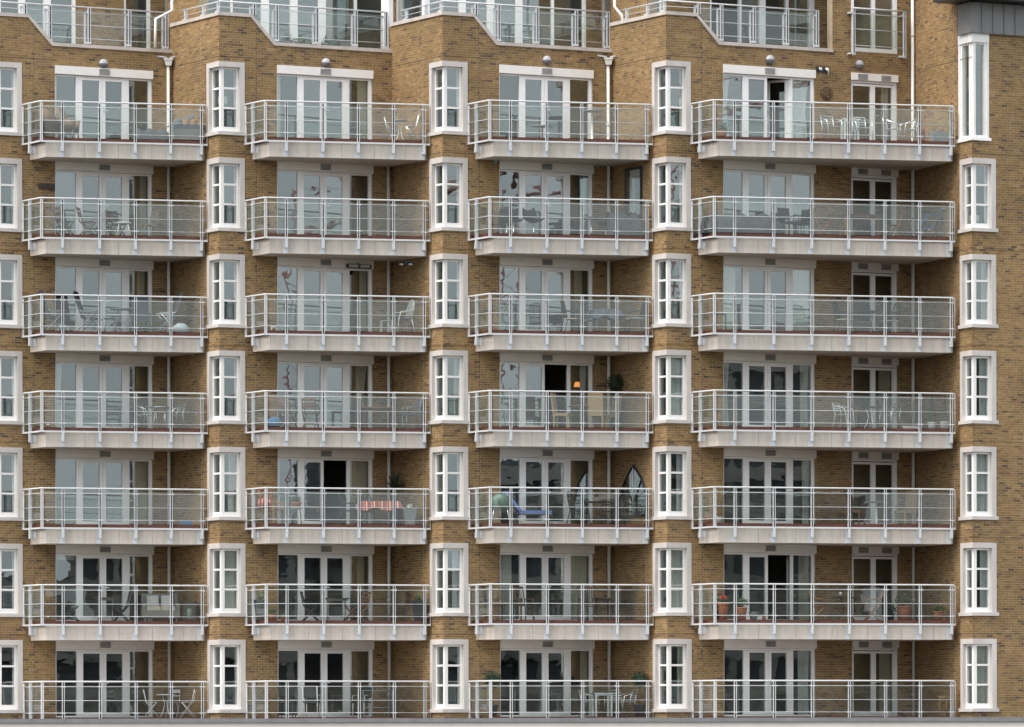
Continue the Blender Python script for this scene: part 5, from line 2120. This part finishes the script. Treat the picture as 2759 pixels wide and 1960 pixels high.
put('iron_table', kit(round_table, 'black_metal', 'black_metal', .40, .72, 'three'), b, 5, 1612, .5, 0, 'round black iron table', 'table', TB)
put('mesh_chair', kit(mesh_chair, 'black_metal'), b, 5, 1652, .7, -40, 'right ornate black metal chair', 'chair', CH)
put('slatted_chair', kit(slatted_chair, 'wood_dark'), b, 6, 1330, .5, 75, 'leftmost dark slatted armchair', 'armchair', CH)
put('slatted_chair', kit(slatted_chair, 'wood_dark'), b, 6, 1410, .45, 40, 'second dark slatted armchair', 'armchair', CH)
put('slatted_chair', kit(slatted_chair, 'wood_dark'), b, 6, 1583, .4, 170, 'third dark slatted armchair', 'armchair', CH)
put('slatted_chair', kit(slatted_chair, 'wood_dark'), b, 6, 1665, .6, -60, 'rightmost dark slatted armchair', 'armchair', CH)
put('garden_table', kit(rect_table, 'wood_dark', 'wood_dark', .7, .6, .70), b, 6, 1632, .4, 12, 'dark wooden table between the armchairs', 'table', TB)
put('topiary', kit(topiary, 'pot_black', .18, .36, .58, .27), b, 7, 1328, .35, 0, 'left clipped ball tree', 'plant', PL)
put('topiary', kit(topiary, 'pot_black', .2, .36, .58, .27), b, 7, 1724, .25, 0, 'right clipped ball tree', 'plant', PL)
put('cafe_table', kit(rect_table, 'alu', 'alu', .62, .6, .72), b, 7, 1622, .4, 12, 'square aluminium cafe table', 'table', TB)
put('tube_armchair', kit(tube_armchair, 'alu'), b, 7, 1590, .6, 70, 'left aluminium cafe chair', 'chair', CH)
put('tube_armchair', kit(tube_armchair, 'alu'), b, 7, 1688, .35, -70, 'right aluminium cafe chair', 'chair', CH)
put('tube_armchair', kit(tube_armchair, 'alu'), b, 7, 1655, .8, -10, 'aluminium cafe chair behind the table', 'chair', CH)
# ---- wide right bay
b = 3
put('potted_plant', kit(bush, 'terracotta', .13, .22, 'leaf_blue', .19, 130), b, 1, 1951, .35, 0, 'terracotta pot with grey-green shrub', 'plant', PL)
put('tube_chair', kit(tube_armchair, 'alu'), b, 1, 2243, .35, 30, 'leftmost silver cafe chair', 'chair', CH)
put('tube_chair', kit(tube_armchair, 'alu'), b, 1, 2325, .35, 20, 'second silver cafe chair', 'chair', CH)
put('tube_chair', kit(tube_armchair, 'alu'), b, 1, 2408, .35, 75, 'third silver cafe chair', 'chair', CH)
put('tube_chair', kit(tube_armchair, 'alu'), b, 1, 2450, .35, -75, 'rightmost silver cafe chair', 'chair', CH)
put('cafe_table', kit(rect_table, 'white_metal', 'alu', .56, .56, .76), b, 1, 2292, .6, 10, 'white square cafe table', 'table', TB)
put('flower_pot', kit(bush, 'terracotta', .12, .30, 'leaf_mid', .12, 50, 'petal_red', 34), b, 1, 2487, .4, 0, 'pot of bright red flowers', 'plant', PL)
put('dark_planter', kit(trough, 'pot_grey', .62, .32, .34), b, 1, 2538, .35, 14, 'long dark grey trough', 'planter')
put('long_sofa', kit(covered_sofa, 'cloth_grey', 2.25, .70, .85), b, 2, 2010, .4, 14, 'long charcoal sofa', 'sofa')
put('corner_seat', kit(covered_sofa, 'cloth_grey', .6, .55, .6), b, 2, 1912, .45, 14, 'charcoal footstool left of the long sofa', 'stool')
put('black_chair', kit(simple_chair, 'black_metal', 'cloth_black'), b, 2, 2128, .6, 40, 'black armchair right of the long sofa', 'chair', CH)
put('black_chair', kit(simple_chair, 'black_metal', 'cloth_black'), b, 2, 2165, .75, -40, 'black armchair beside the wooden table set', 'chair', CH)
put('folding_chair', kit(folding_chair, 'wood_tan'), b, 2, 2222, .45, 80, 'left tan wooden folding chair', 'chair', CH)
put('garden_table', kit(rect_table, 'wood_red', 'wood_tan', 1.35, .75, .74), b, 2, 2325, .5, 14, 'long red-brown wooden table', 'table', TB)
put('folding_chair', kit(folding_chair, 'wood_tan'), b, 2, 2405, .45, -80, 'right tan wooden folding chair', 'chair', CH)
put('folding_chair', kit(folding_chair, 'wood_dark'), b, 2, 2330, .85, 0, 'dark folding chair behind the wooden table', 'chair', CH)
put('bicycle', kit(bicycle), b, 2, 2510, .45, 35, 'blue bicycle leaning', 'bicycle')
put('side_table', kit(side_table, 'black_metal', .32, .5), b, 3, 1944, .4, 0, 'small black side table', 'table', TB)
put('mesh_chair', kit(mesh_chair, 'black_metal', 'cloth_cream'), b, 3, 2278, .45, 70, 'left dark garden chair', 'chair', CH)
put('garden_table', kit(round_table, 'black_metal', 'black_metal', .45, .72, 'three'), b, 3, 2340, .5, 0, 'round black garden table', 'table', TB)
put('mesh_chair', kit(mesh_chair, 'black_metal', 'cloth_cream'), b, 3, 2328, .85, 0, 'dark garden chair behind the black table', 'chair', CH)
put('mesh_chair', kit(mesh_chair, 'black_metal', 'cloth_cream'), b, 3, 2396, .5, -65, 'right dark garden chair', 'chair', CH)
put('tube_chair', kit(tube_armchair, 'white_metal'), b, 4, 2275, .4, 60, 'left white tube chair', 'chair', CH)
put('round_table', kit(round_table, 'black_metal', 'alu', .36, .72, 'three'), b, 4, 2345, .5, 0, 'round table with black top', 'table', TB)
put('tube_chair', kit(tube_armchair, 'alu'), b, 4, 2400, .45, -50, 'right silver tube chair', 'chair', CH)
put('tube_chair', kit(tube_armchair, 'wood_tan'), b, 4, 2318, .7, 30, 'brown chair behind the black-topped table', 'chair', CH)
put('conifer', kit(cone_tree, 'pot_pale', .15, .24, .75), b, 4, 2513, .4, 0, 'left small pointed conifer', 'plant', PL)
put('conifer', kit(cone_tree, 'pot_pale', .15, .24, .66), b, 4, 2546, .4, 0, 'right small pointed conifer', 'plant', PL)
put('pale_tray', kit(trough, 'pot_pale', .5, .3, .14), b, 4, 2452, .4, 14, 'low pale tray', 'tray')
put('white_bucket', [('bucket', pot('pot_pale', .10, .19))], b, 5, 1940, .2, 0, 'small white bucket', 'bucket')
put('potted_plant', kit(spiky, 'terracotta', .12, .22, 'leaf_pale', .4, 14, .015), b, 5, 1908, .35, 0, 'thin stemmed potted plant', 'plant', PL)
put('bar_stool', kit(parsons_chair, 'wood_red'), b, 5, 2308, .45, 60, 'dark red high-backed chair', 'chair', CH)
put('pedestal_table', kit(round_table, 'grey_metal', 'white_metal', .36, .74, 'pedestal'), b, 5, 2362, .5, 0, 'round grey pedestal table', 'table', TB)
put('bar_stool', kit(parsons_chair, 'wicker_tan'), b, 5, 2440, .45, -50, 'tan high-backed chair', 'chair', CH)
put('geranium', kit(bush, 'terracotta', .17, .50, 'leaf_mid', .17, 110, 'petal_red', 46), b, 6, 1950, .3, 0, 'tall terracotta pot of red geraniums', 'plant', PL)
put('potted_plant', kit(bush, 'terracotta', .17, .38, 'leaf_mid', .21, 190), b, 6, 1999, .3, 0, 'terracotta pot with leafy green plant', 'plant', PL)
put('metal_tub', [('bucket', pot('pot_grey', .15, .24))], b, 6, 2031, .3, 0, 'grey metal tub', 'bucket')
put('small_pot', [('pot', pot('terracotta', .065, .12))], b, 6, 2059, .3, 0, 'tiny empty terracotta pot', 'pot')
put('shrub', kit(bush, 'pot_black', .15, .3, 'leaf_dark', .28, 170), b, 6, 1938, .8, 0, 'dark shrub behind the geraniums', 'plant', PL)
put('folding_chair', kit(folding_chair, 'wood_tan', True), b, 6, 2208, .4, 85, 'left tan folding armchair', 'chair', CH)
put('round_table', kit(round_table, 'wood_dark', 'wood_dark', .46, .72, 'three'), b, 6, 2280, .5, 0, 'round dark table', 'table', TB)
put('wine_bottle', kit(bottle), b, 6, 2265, .45, 0, 'dark wine bottle with white label standing', 'bottle', None, .722)
put('folding_chair', kit(folding_chair, 'wood_tan', True), b, 6, 2350, .4, -85, 'right tan folding armchair', 'chair', CH)
put('potted_shrub', kit(bush, 'terracotta', .23, .46, 'leaf_mid', .30, 260), b, 6, 2436, .45, 0, 'large terracotta planter with broad green shrub', 'plant', PL)
put('potted_shrub', kit(bush, 'terracotta', .17, .28, 'leaf_mid', .21, 170, 'petal_red', 9), b, 6, 2530, .4, 0, 'terracotta pot with one red bloom', 'plant', PL)
put('shrub', kit(bush, 'pot_black', .13, .26, 'leaf_dark', .20, 120), b, 6, 2400, .8, 0, 'dark shrub between chair and planter', 'plant', PL)
put('stool', kit(stool, 'wicker_tan', 'wood_tan', .60, .30), b, 7, 2540, .4, 0, 'pale wooden stool', 'stool')
# roof terrace plants, second bay
def terrace(parts, px, name, label, z=0.0, back=0.45):
    u = u_at(px, O[1], DF, -back)
    x, y, _ = FRONT[1](u, -back, 0)
    build_thing(name, parts, (x, y, D0 + z), 0, label, 'plant', PL)
terrace(kit(spiky, 'pot_grey', .16, .22, 'leaf_blue', .42, 34, .03), 778, 'agave', 'left spiky grey-green agave on the roof terrace of the second bay')
terrace(kit(spiky, 'pot_grey', .12, .20, 'leaf_pale', .28, 24, .03), 822, 'agave', 'small yellow-green spiky plant on the roof terrace of the second bay')
terrace(kit(spiky, 'pot_grey', .16, .22, 'leaf_mid', .34, 34, .035), 882, 'agave', 'bushy spiky plant right of centre on the roof terrace')
terrace(kit(spiky, 'pot_grey', .17, .34, 'leaf_dark', .42, 40, .035, True, (-5, 70), .28), 934, 'palm', 'small dark palm in a grey pot on the roof terrace')
terrace(kit(trough, 'pot_grey', .9, .22, .12, 'leaf_mid', 'petal_mauve'), 796, 'flower_trough', 'trough of pale mauve flowers at the left of the roof terrace', .02, .38)
terrace(kit(trough, 'pot_grey', .6, .22, .12, 'leaf_mid', 'petal_mauve'), 886, 'flower_trough', 'trough of pale mauve flowers at the middle of the roof terrace', .02, .38)

# ------------------------------------------------------------------ things fixed to walls and soffits
def wall_thing(name, i, k, px, py, label, cat, fn, ret=False):
    F = RET[i] if ret else FRONT[i]
    u = u_at(px, O[i], DF) if not ret else None
    x, y, _ = F(u, 0, 0)
    z = z_at(py, y)
    e = link(name, None, None, (x, y, z))
    e.empty_display_size = 0.2
    tag(e, label, cat)
    fn(e, Fr((0, 0), F.d))
    return e
def f_heater(e, A):
    m = MB(); m.fr(A, -.42, .42, .10, .18, -.06, .06)
    link('body', m.mesh('body', 'black_metal'), e)
    for s_ in (-1, 1):
        m = MB(); m.fr(A, s_ * .2 - .16, s_ * .2 + .16, .181, .19, -.035, .045)
        link('heating_element', m.mesh('element', 'vent'), e)
    m = MB(); m.fr(A, -.03, .03, .0, .10, -.02, .10)
    link('bracket', m.mesh('bracket', 'black_metal'), e)
wall_thing('patio_heater', 1, 3, 963, 720, 'black bar heater over the third balcony door of the second bay', 'heater', f_heater)
def f_sculpt(e, A):
    for r in (.20, .13, .07):
        m = MB(); m.tube([A(r * math.cos(q) + (.2 - r) * .3, .03, r * math.sin(q) - (.2 - r) * .5) for q in [2 * math.pi * j / 20 for j in range(20)]], .011, 5, closed=True)
        link('ring', m.mesh('ring', 'wood_dark'), e)
wall_thing('wall_ornament', 3, 1, 2229, 256, 'round dark metal wall ornament of nested rings beside the top door', 'ornament', f_sculpt)
def f_flue(e, A):
    m = MB(); m.fr(A, -.22, .24, .012, .022, -.10, .08)
    link('backplate', m.mesh('plate', 'black_metal'), e)
    for u in (-.11, .12):
        m = MB(); m.tube([A(u, .02, 0), A(u, .13, 0)], .05, 10)
        link('flue', m.mesh('flue', 'alu'), e)
    m = MB(); m.tube([A(.12, .12, 0), A(.15, .14, -.02), A(.15, .14, -.20)], .028, 8)
    link('spout', m.mesh('spout', 'alu'), e)
wall_thing('boiler_flue', 3, 1, 2217, 190, 'twin black boiler flue outlet right of the top door lintel', 'flue', f_flue)
def f_plaque(e, A):
    m = MB(); m.fr(A, -.28, .28, .012, .04, -.09, .09)
    link('board', m.mesh('board', 'wood_dark'), e)
    for j in range(5):
        m = MB(); m.fr(A, -.24 + j * .10, -.18 + j * .10, .041, .06, -.05, .05)
        link('carving', m.mesh('carving', 'black_metal'), e)
wall_thing('wall_plaque', 0, 2, 127, 502, 'dark carved wooden plaque left of the second balcony door', 'plaque', f_plaque)

def free_thing(name, loc, label, cat, parts, rz=0.0):
    return build_thing(name, parts, loc, rz, label, cat)
# floodlights under the soffit, second bay
P = []
m = MB(); m.box((0, 0, .05), (.45, .10, .04)); P.append(('bar', m.mesh('bar', 'black_metal')))
for x in (-.14, .14):
    m = MB(); m.ball((x, -.06, -.01), .085, 10, 6, (1.2, .8, .7)); P.append(('lamp_head', m.mesh('head', 'black_metal')))
    m = MB(); m.ball((x, -.10, -.025), .06, 10, 6, (1.2, .7, .6)); P.append(('lens', m.mesh('lens', 'lamp_white')))
x, y = x_at(1096, 1.1), 1.1
free_thing('floodlight', (x, y, z_at(712, y)), 'twin black floodlights under the soffit at the right of the second bay', 'floodlight', P)
# two strip heaters and speakers under the soffit, third bay
for px, w_, lab in ((1427, 1.2, 'left'), (1567, 1.3, 'right')):
    y = 1.0 if px < 1500 else 1.6
    m = MB(); m.box((0, 0, 0), (w_, .14, .06)); P = [('body', m.mesh('body', 'black_metal'))]
    m = MB(); m.box((0, -.005, -.035), (w_ - .08, .06, .012)); P.append(('heating_element', m.mesh('el', 'vent')))
    m = MB(); m.box((-w_ * .3, .02, .06), (.05, .05, .08)); m.box((w_ * .3, .02, .06), (.05, .05, .08)); P.append(('bracket', m.mesh('br', 'black_metal')))
    free_thing('strip_heater', (x_at(px, y), y, z_at(432 if px < 1500 else 437, y)), f'{lab} long black strip heater under the soffit of the third bay', 'heater', P, math.atan(TA) * .5)
for px, py, lab in ((1338, 436, 'left'), (1612, 448, 'right')):
    y = TA * (x_at(px, 1.0) - O[2][0]) - .16
    m = MB(); m.box((0, 0, 0), (.12, .12, .13)); P = [('cabinet', m.mesh('cab', 'pot_grey'))]
    m = MB(); m.lathe([(0, 0), (.045, 0), (.03, .01), (0, .01)], 12); 
    mm_ = m.mesh('cone', 'black_metal'); P.append(('cone', mm_))
    free_thing('wall_speaker', (x_at(px, y), y, z_at(py, y)), f'{lab} small grey wall speaker under the soffit of the third bay', 'speaker', P)

# mirrors on the return wall of the third bay (between bay three and four)
Rw = RET[3]
def ret_u(px, n=0.0):
    k = (px - PW / 2) / FPX
    ox, oy = Rw.o[0] + n * Rw.n[0], Rw.o[1] + n * Rw.n[1]
    return (k * (DIST + oy) - ox) / (Rw.d[0] - k * Rw.d[1])
u0, u1 = ret_u(1734), ret_u(1690)
zb_, zt_ = deck(2) + .25, z_at(452, 1.5)
e = link('tall_mirror', None, None, (0, 0, 0)); tag(e, 'tall black framed mirror on the right wall of the second balcony in the third bay', 'mirror')
m = MB()
m.fr(Rw, u0, u0 + .07, .01, .06, zb_, zt_); m.fr(Rw, u1 - .07, u1, .01, .06, zb_, zt_)
m.fr(Rw, u0 + .07, u1 - .07, .01, .06, zt_ - .07, zt_); m.fr(Rw, u0 + .07, u1 - .07, .01, .06, zb_, zb_ + .07)
link('frame', m.mesh('frame', 'black_metal'), e)
mirror, mn, ml_ = new_mat('mirror')
mo = mn.new('ShaderNodeOutputMaterial'); mg = mn.new('ShaderNodeBsdfGlossy')
mg.inputs['Roughness'].default_value = 0.02; mg.inputs['Color'].default_value = (.72, .78, .78, 1)
ml_.new(mg.outputs[0], mo.inputs['Surface'])
m = MB(); m.fr(Rw, u0 + .06, u1 - .06, .012, .03, zb_ + .05, zt_ - .05)
link('mirror_glass', m.mesh('glass', 'mirror'), e)
# pointed arch mirror, fifth balcony
e = link('arch_mirror', None, None, (0, 0, 0)); tag(e, 'pointed gothic arch mirror with black tracery on the fifth-highest balcony', 'mirror')
ua, ub = ret_u(1746), ret_u(1676)
zb_, zp = deck(5) + .30, z_at(1257, 1.4)
uc = (ua + ub) / 2
arch = []
hw = (ub - ua) / 2
zs = zb_ + (zp - zb_) * .35
N = 10
for j in range(N + 1):
    t = j / N
    arch.append((uc + hw * (1 - t ** 1.8), zs + (zp - zs) * t))
left = [(2 * uc - u, z) for u, z in arch[::-1]]
pol = [(ua, zb_)] + [(2 * uc - u, z) for u, z in arch] + arch[::-1][1:] + [(ub, zb_)]
m = MB(); m.tube([Rw(u, .05, z) for u, z in pol], .032, 6, closed=True)
link('frame', m.mesh('frame', 'black_metal'), e)
m = MB(); m._add([Rw(u, .045, z) for u, z in pol] + [Rw(u, .03, z) for u, z in pol], [tuple(range(len(pol)))[::-1], tuple(range(len(pol), 2 * len(pol)))])
link('mirror_glass', m.mesh('glass', 'mirror'), e)
for sg in (-1, 1):
    m = MB(); m.tube([Rw(uc + sg * hw, .06, zs), Rw(uc + sg * hw * .62, .06, zs + (zp - zs) * .55), Rw(uc + sg * hw * .1, .06, zs - .1)], .018, 5)
    link('tracery', m.mesh('tracery', 'black_metal'), e)
m = MB(); m.tube([Rw(uc, .06, zb_), Rw(uc, .06, zp - .05)], .016, 5)
link('tracery', m.mesh('tracery', 'white_metal'), e)
# broom, fourth balcony
x, y = spot(3, 2455, .8)
m = MB(); m.tube([(0, 0, 0.05), (.12, .1, 1.0)], .013, 5); P = [('handle', m.mesh('h', 'cloth_orange'))]
m = MB(); m.box((0, 0, .05), (.26, .06, .10)); P.append(('brush', m.mesh('b', 'black_metal')))
free_thing('broom', (x, y, deck(4)), 'broom with orange handle leaning on the fourth balcony of the right bay', 'broom', P)

# ------------------------------------------------------------------ curtains and lamps behind the glass
def curtain(i, k, u0, u1, label, mat='curtain_cream', n=-.22, z0=.02, z1=2.05, gather=0.0, F=None):
    F = F or FRONT[i]
    m = MB()
    N = 26
    V = []
    for row, z in ((0, z0), (1, (z0 + z1) / 2), (2, z1)):
        g = gather * (1 - abs(row - 1)) if gather else 0
        for j in range(N + 1):
            t = j / N
            uu = u0 + (u1 - u0) * (t * (1 - g))
            V.append(F(uu, n + .028 * math.sin(t * 40) + .012 * math.sin(t * 91), deck(k) + z))
    nb = len(V)
    V += [(x, y + .006, z) for x, y, z in V]
    Fc = []
    for r in range(2):
        for j in range(N):
            a = r * (N + 1) + j
            Fc.append((a, a + 1, a + N + 2, a + N + 1))
            Fc.append((nb + a + N + 1, nb + a + N + 2, nb + a + 1, nb + a))
    m._add(V, Fc, True)
    o = link('curtain', m.mesh('curtain', mat), None)
    tag(o, label, 'curtain', 'curtains behind the glass')
def du(i, f):
    a, b = UNITS[i]
    return a + (b - a) * f
OR = {1: 'top', 2: 'second-highest', 3: 'third-highest', 4: 'fourth-highest', 5: 'fifth-highest', 6: 'sixth-highest', 7: 'bottom'}
def door_curtain(i, k, f0, f1, desc, mat='curtain_cream', g=0.0, z0=.02):
    curtain(i, k, du(i, f0), du(i, f1), f'{desc} of the {OR[k]} balcony door in the {BAYW_[i]}', mat, -.24, z0, 2.05, g)
door_curtain(1, 1, .88, .97, 'cream curtain behind the right pane')
door_curtain(1, 1, .0, .07, 'thin white curtain behind the left pane', 'curtain_white')
door_curtain(3, 1, .0, .11, 'white curtain behind the left pane', 'curtain_white', .3)
door_curtain(3, 1, .80, .97, 'sheer white curtain behind the right pane', 'curtain_white', .2)
door_curtain(0, 3, .88, .95, 'grey-cream curtain behind the right pane')
door_curtain(1, 3, .90, .97, 'cream curtain behind the right pane')
door_curtain(2, 3, .84, .92, 'cream curtain behind the right pane')
door_curtain(3, 3, .0, .17, 'white vertical blind behind the left pane', 'blind')
door_curtain(3, 3, .80, .97, 'pale blind behind the right pane', 'blind')
door_curtain(1, 4, .86, .97, 'cream curtain behind the right pane', 'curtain_cream', .3)
door_curtain(0, 5, .83, .97, 'cream curtain behind the right pane')
door_curtain(1, 5, .77, .97, 'full cream curtain behind the right pane')
door_curtain(1, 5, .0, .06, 'white curtain behind the left pane', 'curtain_white')
door_curtain(1, 6, .87, .94, 'cream curtain behind the right pane')
door_curtain(2, 6, .77, .97, 'cream roller blind behind the right pane', 'blind')
door_curtain(2, 6, .0, .16, 'pale blind behind the left pane', 'blind')
door_curtain(2, 7, .90, .97, 'cream curtain behind the right pane')
door_curtain(3, 6, .86, .97, 'pale curtain behind the right pane')
door_curtain(0, 6, .0, .22, 'short rolled blind atop the left pane', 'blind', 0, 1.88)
for (i_, k_, f0, f1, d_, mt_, g_) in (
        (0, 2, .905, .967, 'narrow cream curtain behind the right pane', 'curtain_cream', 0),
        (0, 4, .0, .10, 'sheer white curtain behind the left pane', 'curtain_white', .2),
        (2, 2, .90, .967, 'grey-white curtain behind the right pane', 'curtain_white', 0),
        (2, 4, .90, .967, 'white curtain behind the right pane', 'curtain_white', .2),
        (2, 5, .0, .05, 'narrow white curtain behind the left pane', 'curtain_white', 0),
        (3, 4, .0, .10, 'white curtain behind the left pane', 'curtain_white', .2),
        (3, 4, .88, .97, 'white curtain behind the right pane', 'curtain_white', .2),
        (3, 5, .90, .97, 'white curtain behind the right pane', 'curtain_white', 0),
        (3, 7, .85, .97, 'sheer white curtain behind the right pane', 'curtain_white', .1),
        (1, 2, .0, .04, 'narrow white curtain behind the left pane', 'curtain_white', 0),
        (0, 1, .0, .05, 'narrow white curtain behind the left pane', 'curtain_white', 0)):
    door_curtain(i_, k_, f0, f1, d_, mt_, g_)
curtain(3, 1, 7.85, 8.10, 'cream curtain behind the small right door of the top balcony', 'curtain_cream', -.24)
curtain(3, 4, 7.75, 8.15, 'cream curtain behind the small right door of the fourth balcony', 'curtain_cream', -.24)
curtain(3, 7, 7.75, 8.15, 'cream curtain behind the small right door of the bottom terrace', 'curtain_cream', -.24)
for i, k, desc, mt, u0, u1 in ((3, 4, 'white draped curtain in the fourth corner window left of the right bay', 'curtain_white', .30, .62),
                               (3, 6, 'pale blind in the sixth corner window left of the right bay', 'blind', .2, .62),
                               (2, 6, 'white curtain in the sixth corner window left of the third bay', 'curtain_white', .45, .62),
                               (3, 7, 'cream curtain in the bottom corner window left of the right bay', 'curtain_cream', .52, .62),
                               (4, 4, 'white draped curtain in the fourth window of the right block', 'curtain_white', .42, .62),
                               (4, 5, 'full white blind in the fifth window of the right block', 'curtain_white', .2, .62),
                               (4, 7, 'pale blind in the bottom window of the right block', 'blind', .2, .62),
                               (3, 5, 'grey-white curtain in the fifth corner window left of the right bay', 'curtain_white', .5, .62),
                               (4, 6, 'white curtain in the sixth window of the right block', 'curtain_white', .44, .62),
                               (4, 3, 'narrow cream curtain in the third window of the right block', 'curtain_cream', .5, .62),
                               (1, 6, 'pale blind in the sixth corner window left of the second bay', 'blind', .2, .62),
                               (2, 4, 'narrow cream curtain in the fourth corner window left of the third bay', 'curtain_cream', .52, .62),
                               (1, 5, 'cream curtain in the fifth corner window left of the second bay', 'curtain_cream', .42, .62)):
    curtain(i, k, u0, u1, desc, mt, -.27, .30, 2.15)
# table lamps
def corner_lamp(i, k, shade, label, u=.32, n=-.42, z=.62):
    x, y, _ = FRONT[i](u, n, 0)
    build_thing('table_lamp', kit(lamp_kit, shade, 'white_metal', .72), (x, y, deck(k) + z), 0, label, 'lamp')
corner_lamp(1, 1, 'cloth_white', 'white drum lamp in the top corner window between first and second bays')
corner_lamp(4, 2, 'cloth_white', 'white lamp low in the second window of the right block', .35, -.42, -.05)
LU = u_at(1557, O[2], DF, -1.5)
x, y, _ = FRONT[2](LU, -1.5, 0)
build_thing('table_lamp', kit(lamp_kit, 'lamp_lit', 'wood_dark', .44), (x, y, z_at(1034, y) - .32), 0, 'lit orange table lamp inside the fourth balcony door of the third bay', 'lamp')
x, y, _ = FRONT[2](LU, -1.5, 0)
build_thing('sideboard', kit(rect_table, 'wood_dark', 'wood_dark', 1.1, .45, .95), (x, y, deck(4)), math.atan(TA), 'dark sideboard under the lit orange lamp', 'sideboard')
